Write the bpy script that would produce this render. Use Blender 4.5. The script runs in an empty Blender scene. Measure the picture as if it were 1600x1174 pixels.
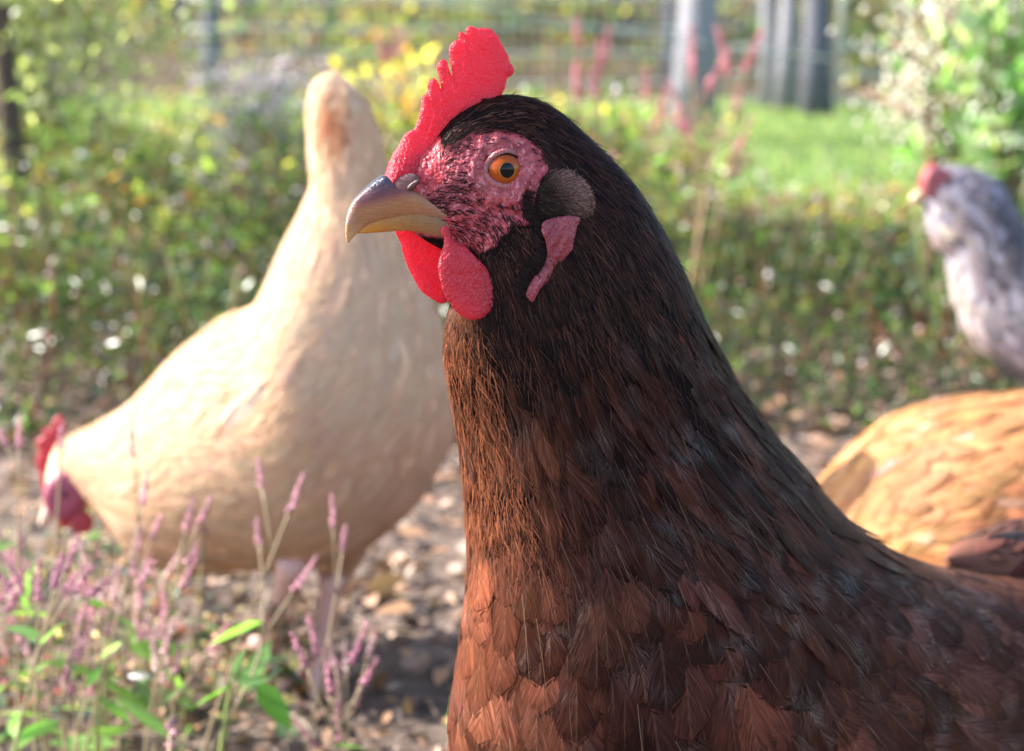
import bpy, math, random
import numpy as np
from mathutils import Vector, Matrix, geometry
rng = np.random.default_rng(7)
random.seed(7)
R = math.radians
sc = bpy.context.scene
col = sc.collection

# ------------------------------------------------------------------ camera
CAM = np.array([0.0, 0.0, 0.45]); PITCH = R(12.9); FPX = 1600 * 50 / 36
cam = bpy.data.cameras.new('camera'); cam_o = bpy.data.objects.new('camera', cam); col.objects.link(cam_o)
cam_o.location = CAM; cam_o.rotation_euler = (R(90) - PITCH, 0, 0)
cam.lens = 50; cam.sensor_width = 36; cam.clip_start = 0.02; cam.clip_end = 400
cam.dof.use_dof = True; cam.dof.focus_distance = 0.485; cam.dof.aperture_fstop = 8.6; cam.dof.aperture_blades = 0
sc.camera = cam_o
# ------------------------------------------------------------------ light
SUN_DIR = Vector((-0.83, 0.13, 0.58)).normalized()     # towards the sun
elev = math.asin(SUN_DIR.z); azim = math.atan2(SUN_DIR.x, SUN_DIR.y)
w = bpy.data.worlds.new('World'); sc.world = w; w.use_nodes = True
nt = w.node_tree; nt.nodes.clear()
sky = nt.nodes.new('ShaderNodeTexSky'); sky.sky_type = 'NISHITA'; sky.sun_disc = False
sky.sun_elevation = elev; sky.sun_rotation = azim; sky.air_density = 1.0; sky.dust_density = 1.5
bg = nt.nodes.new('ShaderNodeBackground'); bg.inputs[1].default_value = 0.15
wo = nt.nodes.new('ShaderNodeOutputWorld')
nt.links.new(sky.outputs[0], bg.inputs[0]); nt.links.new(bg.outputs[0], wo.inputs[0])
sun = bpy.data.lights.new('sun', 'SUN'); sun.energy = 5.0; sun.angle = R(0.53); sun.color = (1.0, 0.94, 0.86)
sun_o = bpy.data.objects.new('sun', sun); col.objects.link(sun_o)
sun_o.rotation_euler = SUN_DIR.to_track_quat('Z', 'Y').to_euler(); sun_o.location = (-4, 2, 5)
vs = sc.view_settings
sc.display_settings.display_device = 'sRGB'
vs.view_transform = 'Standard'; vs.look = 'None'; vs.exposure = 1.75; vs.gamma = 1.0; vs.use_curve_mapping = False
sc.render.engine = 'CYCLES'
sc.cycles.use_denoising = True
sc.cycles.max_bounces = 10; sc.cycles.transmission_bounces = 6; sc.cycles.transparent_max_bounces = 8
sc.cycles.sample_clamp_indirect = 8.0; sc.cycles.sample_clamp_direct = 0

# ------------------------------------------------------------------ projection helpers (photo pixel -> place)
def ray(u, v):
    u = np.asarray(u, float); v = np.asarray(v, float)
    x = (u - 800) / FPX; y = -(v - 587) / FPX
    return np.stack([x, np.cos(PITCH) + y * np.sin(PITCH), -np.sin(PITCH) + y * np.cos(PITCH)], -1)
def at(u, v, Y):
    d = ray(u, v); return CAM + d * (np.asarray(Y) / d[..., 1])[..., None]
def on_ground(u, v, z=0.0):
    d = ray(u, v); return CAM + d * ((z - CAM[2]) / d[..., 2])[..., None]
class Plane:
    """sagittal sheet of an animal: Y = g(X); third coordinate = offset across it, in pixels"""
    def __init__(s, g): s.g = g
    def __call__(s, u, v, w):
        u, v, w = np.broadcast_arrays(np.asarray(u, float), np.asarray(v, float), np.asarray(w, float))
        d = ray(u, v); d = d / d[..., 1:2]
        Y = s.g(np.zeros_like(u))
        for _ in range(14): Y = 0.5 * Y + 0.5 * s.g(d[..., 0] * Y)
        P = CAM + d * Y[..., None]
        e = 1e-3; sl = (s.g(P[..., 0] + e) - s.g(P[..., 0] - e)) / (2 * e)
        n = np.stack([-sl, np.ones_like(sl), np.zeros_like(sl)], -1); n /= np.linalg.norm(n, axis=-1, keepdims=True)
        return P + n * (w * Y / FPX)[..., None]

def project(P):
    d = np.asarray(P) - CAM; z = d[..., 1] * math.cos(PITCH) - d[..., 2] * math.sin(PITCH); y = d[..., 1] * math.sin(PITCH) + d[..., 2] * math.cos(PITCH)
    return np.stack([800 + FPX * d[..., 0] / z, 587 - FPX * y / z], -1)
class Side:
    """like Plane, but (u, v) is where the offset point is seen (side=-1: camera side; +1: its mirror image on the far side)"""
    def __init__(s, pl): s.pl = pl
    def __call__(s, u, v, w):
        u, v, w = np.broadcast_arrays(np.asarray(u, float), np.asarray(v, float), np.asarray(w, float)); a, b = u.copy(), v.copy(); nw = -np.abs(w)
        for _ in range(6): q = project(s.pl(a, b, nw)); a = a + (u - q[..., 0]); b = b + (v - q[..., 1])
        return s.pl(a, b, w)

# ------------------------------------------------------------------ object helpers
def tag(o, label=None, cat=None, group=None, kind=None):
    for k, v in (('label', label), ('category', cat), ('group', group), ('kind', kind)):
        if v: o[k] = v
    return o
def thing(name, loc, label, cat, group=None):
    o = bpy.data.objects.new(name, None); col.objects.link(o); o.location = [float(c) for c in loc]
    o.empty_display_size = 0.02
    return tag(o, label, cat, group)
def mesh(name, V, F, attrs=None, uv=None, smooth=True):
    V = np.asarray(V, np.float32).reshape(-1, 3)
    me = bpy.data.meshes.new(name)
    groups = F if isinstance(F, (list, tuple)) else [F]
    groups = [np.asarray(g, np.int32) for g in groups if len(g)]
    nl = sum(g.size for g in groups); npoly = sum(len(g) for g in groups)
    me.vertices.add(len(V)); me.vertices.foreach_set('co', V.ravel())
    me.loops.add(nl); me.polygons.add(npoly)
    idx = np.concatenate([g.ravel() for g in groups])
    starts = []; off = 0
    for g in groups:
        starts.append(off + np.arange(len(g)) * g.shape[1]); off += g.size
    me.polygons.foreach_set('loop_start', np.concatenate(starts).astype(np.int32))
    me.loops.foreach_set('vertex_index', idx)
    me.update(calc_edges=True)
    if smooth: me.polygons.foreach_set('use_smooth', np.ones(npoly, bool))
    if uv is not None:
        l = me.uv_layers.new(name='UVMap'); l.data.foreach_set('uv', np.asarray(uv, np.float32)[idx].ravel())
    for k, a in (attrs or {}).items():
        a = np.asarray(a, np.float32)
        if a.ndim == 2:
            if a.shape[1] == 3: a = np.concatenate([a, np.ones((len(a), 1), np.float32)], 1)
            c = me.color_attributes.new(k, 'FLOAT_COLOR', 'POINT'); c.data.foreach_set('color', a.ravel())
        else:
            c = me.attributes.new(k, 'FLOAT', 'POINT'); c.data.foreach_set('value', a)
    return me
def obj(name, me, mat, parent=None, world=True):
    """world=True: the mesh was made in world coordinates; shift it to its parent's origin"""
    if mat is not None: me.materials.append(mat)
    o = bpy.data.objects.new(name, me); col.objects.link(o)
    if parent is not None:
        o.parent = parent
        if world:
            l = Vector(parent.location)
            p = parent.parent
            while p is not None: l += Vector(p.location); p = p.parent
            me.transform(Matrix.Translation(-l))
    return o
def mesh_at_base(name, V, F, mat, loc, **k):
    """single mesh thing with its origin at its base"""
    me = mesh(name, np.asarray(V) - np.asarray(loc), F, **k); me.materials.append(mat)
    o = bpy.data.objects.new(name, me); col.objects.link(o); o.location = [float(c) for c in loc]; return o
class Acc:
    """collects vertex/face blocks"""
    def __init__(s): s.V = []; s.T = []; s.Q = []; s.A = []; s.n = 0
    def add(s, V, T=None, Q=None, c=None):
        V = np.asarray(V, float).reshape(-1, 3)
        if T is not None and len(T): s.T.append(np.asarray(T) + s.n)
        if Q is not None and len(Q): s.Q.append(np.asarray(Q) + s.n)
        s.V.append(V); s.n += len(V)
        c = (0.5, 0.5, 0.5) if c is None else c
        c = np.asarray(c, float); s.A.append(np.tile(c, (len(V), 1)) if c.ndim == 1 else c)
    def mesh(s, name, smooth=True):
        F = []
        if s.T: F.append(np.concatenate(s.T))
        if s.Q: F.append(np.concatenate(s.Q))
        return mesh(name, np.concatenate(s.V), F, attrs={'tone': np.concatenate(s.A)}, smooth=smooth)
def tube(acc, pts, rad, seg=7, c=None):
    pts = np.asarray(pts, float); n = len(pts); rad = np.broadcast_to(np.asarray(rad, float), (n,))
    T = np.gradient(pts, axis=0); T /= np.linalg.norm(T, axis=1, keepdims=True) + 1e-12
    up = np.array([0.31, 0.87, 0.2]) if abs(T[0, 1]) < 0.85 else np.array([1.0, 0, 0.1])
    A = np.cross(T, up); A /= np.linalg.norm(A, axis=1, keepdims=True) + 1e-12; B = np.cross(T, A)
    th = np.arange(seg) * 2 * math.pi / seg
    V = pts[:, None] + rad[:, None, None] * (np.cos(th)[None, :, None] * A[:, None] + np.sin(th)[None, :, None] * B[:, None])
    V = V.reshape(-1, 3); i = np.arange(n - 1)[:, None] * seg; j = np.arange(seg)[None]; k = (j + 1) % seg
    Q = np.stack([i + j, i + k, i + seg + k, i + seg + j], -1).reshape(-1, 4)
    V = np.concatenate([V, pts[:1], pts[-1:]]); e = n * seg
    T1 = np.stack([np.full(seg, e), (np.arange(seg) + 1) % seg, np.arange(seg)], -1)
    T2 = np.stack([np.full(seg, e + 1), e - seg + np.arange(seg), e - seg + (np.arange(seg) + 1) % seg], -1)
    acc.add(V, np.concatenate([T1, T2]), Q, c)
def cr(P, t):
    """catmull-rom through rows of P"""
    P = np.asarray(P, float); n = len(P); t = np.clip(np.asarray(t, float), 0, n - 1 - 1e-9); i = t.astype(int); f = (t - i)[..., None]
    g = lambda k: P[np.clip(k, 0, n - 1)]
    a, b, c, d = g(i - 1), g(i), g(i + 1), g(i + 2)
    return 0.5 * (2 * b + (c - a) * f + (2 * a - 5 * b + 4 * c - d) * f**2 + (3 * b - a - 3 * c + d) * f**3)
def smooth_noise(P, s, k=3, seed=0):
    r = np.random.default_rng(seed); o = 0
    for i in range(k):
        for _ in range(3):
            d = r.normal(size=3); o = o + np.sin(P @ d * s * 2**i + r.uniform(0, 6.28)) / 2**i
    return o / 4
def unit(a): return a / (np.linalg.norm(a, axis=-1, keepdims=True) + 1e-12)

# ------------------------------------------------------------------ materials
class NT:
    def __init__(s, name):
        s.m = bpy.data.materials.new(name); s.m.use_nodes = True; s.t = s.m.node_tree; s.t.nodes.clear()
        s.out = s.t.nodes.new('ShaderNodeOutputMaterial')
    def n(s, ty, **k):
        o = s.t.nodes.new('ShaderNode' + ty)
        for a, b in k.items(): setattr(o, a, b)
        return o
    def s(s, n, i, v):
        if isinstance(v, bpy.types.NodeSocket): s.t.links.new(v, n.inputs[i])
        else: n.inputs[i].default_value = v
    def math(s, op, a, b=0.0, c=0.0):
        o = s.n('Math', operation=op); s.s(o, 0, a); s.s(o, 1, b); s.s(o, 2, c); return o.outputs[0]
    def mix(s, f, a, b, bt='MIX'):
        o = s.n('Mix', data_type='RGBA', blend_type=bt); s.s(o, 0, f)
        for i, v in ((6, a), (7, b)): s.s(o, i, v if isinstance(v, bpy.types.NodeSocket) else (*v, 1.0) if len(v) == 3 else v)
        return o.outputs[2]
    def noise(s, vec, scale, detail=3.0, rough=0.55):
        o = s.n('TexNoise'); o.inputs['Scale'].default_value = scale; o.inputs['Detail'].default_value = detail; o.inputs['Roughness'].default_value = rough
        if vec is not None: s.t.links.new(vec, o.inputs['Vector'])
        return o.outputs[0]
    def vor(s, vec, scale, feature='F1'):
        o = s.n('TexVoronoi', feature=feature); o.inputs['Scale'].default_value = scale
        if vec is not None: s.t.links.new(vec, o.inputs['Vector'])
        return o.outputs[0]
    def ramp(s, f, stops):
        o = s.n('ValToRGB'); e = o.color_ramp.elements
        while len(e) > 1: e.remove(e[-1])
        for i, (p, c) in enumerate(stops):
            q = e[0] if i == 0 else e.new(p)
            q.position = p; q.color = (*c, 1)
        s.s(o, 0, f); return o.outputs[0]
    def attr(s, name, out=0): return s.n('Attribute', attribute_name=name).outputs[out]
    def pos(s): return s.n('NewGeometry').outputs[0]
    def objc(s): return s.n('TexCoord').outputs['Object']
    def bump(s, h, dist, strength=1.0, normal=None):
        o = s.n('Bump'); o.inputs['Strength'].default_value = strength; o.inputs['Distance'].default_value = dist
        s.s(o, 'Height', h)
        if normal is not None: s.s(o, 'Normal', normal)
        return o.outputs[0]
    def pbr(s, color, rough=0.5, normal=None, spec=0.5, **k):
        p = s.n('BsdfPrincipled')
        s.s(p, 'Base Color', color if isinstance(color, bpy.types.NodeSocket) else (*color, 1))
        s.s(p, 'Roughness', rough); s.s(p, 'Specular IOR Level', spec)
        if normal is not None: s.s(p, 'Normal', normal)
        for a, b in k.items(): s.s(p, a.replace('_', ' '), b)
        return p.outputs[0]
    def transl(s, color, f, sh, normal=None):
        t = s.n('BsdfTranslucent'); s.s(t, 0, color if isinstance(color, bpy.types.NodeSocket) else (*color, 1))
        if normal is not None: s.s(t, 'Normal', normal)
        m = s.n('MixShader'); s.s(m, 0, f); s.t.links.new(sh, m.inputs[1]); s.t.links.new(t.outputs[0], m.inputs[2]); return m.outputs[0]
    def done(s, sh): s.t.links.new(sh, s.out.inputs[0]); return s.m

def mat_feather(name, rough=0.42, spec=0.5, tf=0.18, tcol=(1.0, 0.55, 0.25), lace=0.45, shaft=0.35, barbs=70.0, bstr=0.5, bdist=0.0006, sheen=0.0, gloss=False, streaky=True):
    n = NT(name)
    uv = n.n('UVMap').outputs[0]; sep = n.n('SeparateXYZ'); n.s(sep, 0, uv)
    a = n.math('ABSOLUTE', n.math('SUBTRACT', sep.outputs[0], 0.5))
    wob = n.noise(uv, 6.0, 2.0)
    s = n.math('ADD', n.math('SUBTRACT', sep.outputs[1], n.math('MULTIPLY', a, 1.1)), n.math('MULTIPLY', wob, 0.10))
    st = n.math('SINE', n.math('MULTIPLY', s, barbs * 6.28))
    fine = n.noise(n.pos(), 900.0, 2.0)
    gp_ = n.n('SeparateXYZ'); n.s(gp_, 0, n.pos()); cx = n.n('CombineXYZ'); n.s(cx, 0, n.math('MULTIPLY', s, barbs * .55)); n.s(cx, 1, n.math('MULTIPLY', sep.outputs[0], 3.0)); n.s(cx, 2, n.math('MULTIPLY', n.math('ADD', gp_.outputs[0], gp_.outputs[2]), 90.0))
    streak = n.noise(cx.outputs[0], 1.0, 3.0, 0.6)
    h = n.math('ADD', n.math('ADD', n.math('MULTIPLY', st, 0.3), n.math('MULTIPLY', fine, .6)), n.math('MULTIPLY', streak, 1.2))
    base = n.attr('tone')
    rnd = n.n('ObjectInfo').outputs['Random']
    base = n.mix(1.0, base, n.ramp(rnd, [(0, (0.75, 0.70, 0.68)), (0.5, (1, 1, 1)), (1, (1.3, 1.18, 1.05))]), 'MULTIPLY')
    # barb streaks, pale shaft, darker lacing towards tip and edges
    base = n.mix(n.math('MULTIPLY', n.math('ADD', st, 1.0), 0.16), base, (0.01, 0.006, 0.006))
    clump = n.noise(uv, 14.0, 2.0)
    base = n.mix(1.0, base, n.ramp(streak, [(0.30, (0.30, 0.26, 0.26)), (0.5, (0.95, 0.93, 0.93)), (0.70, (1.9, 1.7, 1.6))]), 'MULTIPLY') if streaky else base  # bright and dark streaks paint highlight and relief shade on the barbs
    base = n.mix(n.math('MULTIPLY', clump, 0.35), base, n.mix(1.0, base, (0.35, 0.3, 0.3), 'MULTIPLY'))
    edge = n.math('ADD', n.math('POWER', sep.outputs[1], 5.0), n.math('POWER', n.math('MULTIPLY', a, 2.0), 4.0))
    base = n.mix(n.math('MULTIPLY', n.math('MINIMUM', edge, 1.0), lace), base, n.mix(1.0, base, (0.22, 0.16, 0.18), 'MULTIPLY'))
    sh = n.math('LESS_THAN', a, 0.018)
    base = n.mix(n.math('MULTIPLY', sh, shaft), base, (0.34, 0.20, 0.14))
    nm = n.bump(h, bdist, bstr)
    gl = n.math('MULTIPLY', n.math('MULTIPLY', n.math('MAXIMUM', n.math('SUBTRACT', n.noise(n.pos(), 55.0, 1.0), 0.50), 0.0), 9.0), n.math('MULTIPLY', n.math('MAXIMUM', n.math('SUBTRACT', streak, .43), 0.0), 3.8))
    p = n.pbr(base, rough, nm, n.math('MULTIPLY', n.math('ADD', gl, .13), spec) if gloss else spec, Sheen_Weight=sheen, Sheen_Roughness=0.4)
    return n.done(n.transl(n.mix(1.0, n.mix(0.65, base, (1, 1, 1)), tcol, 'MULTIPLY') if tf > 0.3 else n.mix(1.0, n.mix(0.25, base, (1, 1, 1)), tcol, 'MULTIPLY'), tf, p))
def mat_simple(name, color, rough=0.6, noise=40.0, amt=0.4, bump=0.0, spec=0.4, dark=0.5):
    n = NT(name); f = n.noise(n.objc(), noise, 4.0)
    c = n.mix(n.math('MULTIPLY', f, amt), color, tuple(x * dark for x in color))
    nm = n.bump(f, bump) if bump else None
    return n.done(n.pbr(c, rough, nm, spec))
def mat_leaf(name, rough=0.4, tf=0.45, spec=0.5, gain=1.0, tint=None):
    n = NT(name); c = n.attr('tone'); f = n.noise(n.pos(), 120.0, 2.0)
    c = n.mix(n.math('MULTIPLY', f, 0.4), c, n.mix(1.0, c, (0.5, 0.5, 0.4), 'MULTIPLY'))
    p = n.pbr(c, rough, None, spec)
    return n.done(n.transl(n.mix(1.0, c, tint or (1.7 * gain, 1.9 * gain, 0.8 * gain), 'MULTIPLY'), tf, p))
M = {}
M['feather_red'] = mat_feather('mahogany feather', shaft=0.10, gloss=True, rough=0.40, spec=0.40, tf=0.12, tcol=(1.0, 0.42, 0.14), lace=0.5, bstr=0.45, bdist=0.0004)
M['hackle'] = mat_feather('dark hackle feather', gloss=True, rough=0.36, spec=0.42, tf=0.10, tcol=(1.0, 0.42, 0.14), lace=0.35, shaft=0.18, barbs=34, bstr=0.6, bdist=0.0004)
M['feather_buff'] = mat_feather('buff feather', streaky=False, rough=0.7, spec=0.2, tf=0.38, tcol=(1.0, 0.80, 0.58), lace=0.10, shaft=0.05, bstr=0.15, sheen=0.2)
M['feather_gold'] = mat_feather('golden feather', rough=0.5, spec=0.4, tf=0.22, tcol=(1.0, 0.6, 0.3), lace=0.25, shaft=0.1, bstr=0.3)
M['feather_grey'] = mat_feather('lavender feather', rough=0.5, spec=0.4, tf=0.2, tcol=(0.9, 0.85, 0.9), lace=0.3, shaft=0.1, bstr=0.3)
def mat_strand(name, rough=0.4, tf=0.2):
    n = NT(name); c = n.attr('tone'); return n.done(n.transl(n.mix(1.0, c, (1.6, 1.2, 1.0), 'MULTIPLY'), tf, n.pbr(c, rough, None, 0.09)))
M['strand'] = mat_strand('fine feather strand')

# body under the plumage: tone colour with skin relief where the mask says bare skin
def mat_body(name):
    n = NT(name); c = n.attr('tone'); sk = n.attr('skin', 2); ed = n.attr('eyedist', 2)
    p = n.pos()
    pap = n.vor(p, 780.0); pap2 = n.vor(p, 360.0); nz = n.noise(p, 260.0, 4.0)
    wr = n.math('SINE', n.math('ADD', n.math('MULTIPLY', ed, 0.50), n.math('MULTIPLY', nz, 16.0)))
    fall = n.math('MAXIMUM', n.math('SUBTRACT', 1.0, n.math('DIVIDE', ed, 120.0)), 0.15)
    h = n.math('ADD', n.math('MULTIPLY', n.math('SUBTRACT', 1.0, pap), 0.45), n.math('MULTIPLY', n.math('SUBTRACT', 1.0, pap2), 0.55))
    h = n.math('ADD', h, n.math('MULTIPLY', n.math('MULTIPLY', wr, fall), 0.28))
    h = n.math('MULTIPLY', h, sk)
    groove = n.math('MULTIPLY', n.math('POWER', pap2, 1.2), 1.1)
    c2 = n.mix(n.math('MINIMUM', n.math('MULTIPLY', groove, sk), 1.0), c, n.mix(1.0, c, (0.42, 0.22, 0.28), 'MULTIPLY'))
    c2 = n.mix(n.math('MULTIPLY', n.math('MULTIPLY', n.math('GREATER_THAN', n.noise(p, 620.0, 2.0), 0.60), sk), 0.35), c2, (0.75, 0.30, 0.34))
    nm = n.bump(h, 0.0010, 0.8)
    return n.done(n.pbr(c2, n.math('SUBTRACT', 0.95, n.math('MULTIPLY', sk, 0.5)), nm, n.math('ADD', 0.02, n.math('MULTIPLY', sk, 0.4))))
M['body'] = mat_body('hen skin and down')
def mat_comb(name, color=(0.62, 0.045, 0.08), tcol=(0.9, 0.065, 0.13), tf=0.45, frost=0.07, scale=1700.0):
    n = NT(name); p = n.pos(); v = n.vor(p, scale); nz = n.noise(p, 220.0, 3.0); v2 = n.noise(p, 1400.0, 2.0)
    c = n.mix(nz, color, tuple(x * 0.8 for x in color))
    c = n.mix(n.math('MULTIPLY', n.math('GREATER_THAN', v2, 0.58), frost), c, (0.95, 0.50, 0.54))
    h = n.math('ADD', n.math('MULTIPLY', n.math('SUBTRACT', 1.0, v), .6), n.math('MULTIPLY', nz, 4.0))
    nm = n.bump(h, 0.0006, 0.7)
    return n.done(n.transl(tcol, tf, n.pbr(c, 0.42, nm, 0.45), nm))
M['comb'] = mat_comb('red comb flesh')
M['wattle'] = mat_comb('red wattle flesh', color=(0.58, 0.035, 0.06), tcol=(.9, .045, .06), tf=0.36, scale=1300.0, frost=0.1)
M['lobe'] = mat_comb('pink earlobe flesh', color=(0.26, 0.035, 0.05), tf=0.05, frost=0.08, scale=900)
M['red_plain'] = mat_comb('far red comb', color=(0.42, 0.05, 0.07), tcol=(.8, .05, .07), tf=0.3, frost=0.1, scale=500)

# ------------------------------------------------------------------ lofted animal surface
class Loft:
    def __init__(s, rings, plane, power=None):
        s.R = np.array([[a[0], a[1], b[0], b[1], w] for a, b, w in rings], float); s.n = len(rings); s.plane = plane
        s.bulge = None; s.pw = power or 1.0
    def px(s, t, th):
        r = cr(s.R, t); f = r[..., 0:2]; b = r[..., 2:4]; hw = np.maximum(r[..., 4], 0.5)
        c = (f + b) / 2; a = (f - b) / 2
        co = np.cos(th)[..., None]; uv = c + a * co
        wv = -hw * np.sign(np.sin(th)) * np.abs(np.sin(th))**s.pw
        if s.bulge is not None: wv = s.bulge(uv, wv)
        return uv, wv
    def __call__(s, t, th):
        t, th = np.broadcast_arrays(np.asarray(t, float), np.asarray(th, float))
        uv, wv = s.px(t, th); return s.plane(uv[..., 0], uv[..., 1], wv)
    def frame(s, t, th):
        e = 0.02; P = s(t, th)
        dt = unit(s(np.minimum(t + e, s.n - 1), th) - s(np.maximum(t - e, 0), th)); dh = s(t, th + e) - s(t, th - e)
        N = unit(np.cross(dt, dh)); dh = unit(dh)
        return P, dt, dh, N
    def seen(s, t, th):
        uv, wv = s.px(t, th); return project(s.plane(uv[..., 0], uv[..., 1], -np.abs(wv))), wv
    def outward(s):
        P, a, b, N = s.frame(np.array([s.n * 0.5]), np.array([math.pi / 2]))
        c = s(np.array([s.n * 0.5]), np.array([-math.pi / 2]))
        s.sign = 1.0 if ((P - c) @ N[0])[0] > 0 else -1.0
        return s.sign
    def grid(s, ts, nth):
        th = np.arange(nth) * 2 * math.pi / nth
        T, H = np.meshgrid(ts, th, indexing='ij'); V = s(T, H)
        n = len(ts); i = np.arange(n - 1)[:, None] * nth; j = np.arange(nth)[None]; k = (j + 1) % nth
        Q = np.stack([i + j, i + k, i + nth + k, i + nth + j], -1).reshape(-1, 4)
        if s.outward() < 0: pass
        V = V.reshape(-1, 3); c0 = V[:nth].mean(0); c1 = V[-nth:].mean(0)
        V = np.concatenate([V, [c0], [c1]]); m = n * nth
        T1 = np.stack([np.full(nth, m), (np.arange(nth) + 1) % nth, np.arange(nth)], -1)
        T2 = np.stack([np.full(nth, m + 1), m - nth + np.arange(nth), m - nth + (np.arange(nth) + 1) % nth], -1)
        uv, wv = s.px(T, H)
        uv = np.concatenate([uv.reshape(-1, 2), uv.reshape(-1, 2)[:1], uv.reshape(-1, 2)[-1:]]); wv = np.concatenate([wv.ravel(), [0, 0]])
        return V, [Q, np.concatenate([T1, T2])], uv, wv
    def sample(s, n, t0, t1, dens=None, th0=0.0, th1=2 * math.pi, rmin=None):
        """area-weighted points; rmin(t) thins them to an even cover"""
        g = 160; ts = np.linspace(t0, t1, g + 1); hs = np.linspace(th0, th1, g + 1)
        T, H = np.meshgrid((ts[:-1] + ts[1:]) / 2, (hs[:-1] + hs[1:]) / 2, indexing='ij'); e = 0.01
        P = s(T, H); A = np.linalg.norm(np.cross(s(T + e, H) - P, s(T, H + e) - P), axis=-1)
        if dens is not None: A = A * dens(T, H)
        p = (A / A.sum()).ravel(); k = rng.choice(g * g, size=n, p=p)
        t = T.ravel()[k] + (rng.random(n) - 0.5) * (ts[1] - ts[0]); h = H.ravel()[k] + (rng.random(n) - 0.5) * (hs[1] - hs[0])
        t = np.clip(t, 0, s.n - 1.001)
        if rmin is not None:
            P = s(t, h); r = rmin(t); keep = []; K = np.zeros((n, 3)); m = 0
            for i in range(n):
                if m == 0 or ((K[:m] - P[i])**2).sum(1).min() > r[i]**2:
                    K[m] = P[i]; m += 1; keep.append(i)
            t, h = t[keep], h[keep]
        return t, h

# feather templates: x across (-.5...5 * width), y along (0..1), z up
def feather_tpl(kind, seed, rows=9, fray=0.5):
    r = np.random.default_rng(seed)
    ys = np.linspace(0, 1, rows)**.8
    if kind == 'broad': wf = lambda y: np.clip(1 - np.clip((y - .55) / .45, 0, 1)**2.6, 0, 1)**.5 * np.clip(.35 + 1.4 * y, 0, 1) + 0.02
    elif kind == 'hackle': wf = lambda y: np.clip(np.sin(np.clip(y, 0, 1)**0.75 * math.pi), 0, 1)**0.8 + 0.03
    else: wf = lambda y: np.clip(np.sin(np.clip(y, 0, 1)**0.55 * math.pi), 0, 1)**0.7 + 0.04
    cols = np.array([-1, -0.5, 0, 0.5, 1]); V = []; U = []
    for y in ys:
        for c in cols:
            V.append((0.5 * c * wf(y), y, -(.02 if kind == 'broad' else .05) * c * c * wf(y))); U.append((0.5 + 0.5 * c * (0.2 + 0.8 * wf(y)), y))
    T = []; nc = len(cols)
    for i in range(rows - 1):
        for j in range(nc - 1):
            a = i * nc + j; T += [(a, a + 1, a + nc + 1), (a, a + nc + 1, a + nc)]
    # frayed barb tips along the outer margin
    nb = 11
    for sd in (-1, 1):
        yy = np.linspace(0.30, 0.995, nb + 1)
        for k in range(nb):
            y0, y1 = yy[k], yy[k + 1]; L = fray * (0.05 + 0.10 * r.random())
            b = len(V)
            for y in (y0, y1):
                V.append((0.5 * sd * wf(y) * 0.96, y, -(.018 if kind == 'broad' else .045) * wf(y))); U.append((0.5 + 0.48 * sd, y))
            V.append((0.5 * sd * wf(y1) * 0.96 + sd * L * 0.45 * (1.0 if y1 < 0.9 else 0.2), min(y1 + L, 1.08), -(.02 if kind == 'broad' else .05) * wf(y1))); U.append((0.5 + 0.5 * sd, min(y1 + L, 1)))
            T.append((b, b + 1, b + 2))
    return np.array(V), np.array(T), np.array(U)
def strand_tpl():
    V = []; T = []
    for i, y in enumerate((0, 0.4, 0.75)):
        w_ = (0.5, 0.42, 0.25)[i]; V += [(-w_, y, 0), (w_, y, 0)]
    V.append((0, 1, 0)); T = [(0, 1, 3), (0, 3, 2), (2, 3, 5), (2, 5, 4), (4, 5, 6)]
    V = np.array(V); return V, np.array(T), np.stack([V[:, 0] + 0.5, V[:, 1]], -1)
def place(tpl, P, F, N, L, W, lift, curv, sink, tone, twist=None):
    """instances of a template laid on a surface -> one vertex block. curv bends it down along its length."""
    V, T, U = tpl; n = len(P); F = unit(F - N * (F * N).sum(-1, keepdims=True)); S = np.cross(F, N)
    L, W, lift, curv, sink = [np.broadcast_to(np.asarray(a, float), (n,)) for a in (L, W, lift, curv, sink)]
    x = V[None, :, 0] * W[:, None]; y = V[None, :, 1] * L[:, None]
    z = V[None, :, 2] * W[:, None] + lift[:, None] * y - curv[:, None] * y * V[None, :, 1] + sink[:, None]
    if twist is not None: z = z + x * twist[:, None]
    X = P[:, None] + x[..., None] * S[:, None] + y[..., None] * F[:, None] + z[..., None] * N[:, None]
    TT = (T[None] + (np.arange(n) * len(V))[:, None, None]).reshape(-1, 3)
    A = np.repeat(tone, len(V), axis=0); UU = np.tile(U, (n, 1))
    return X.reshape(-1, 3), TT, A, UU
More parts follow.
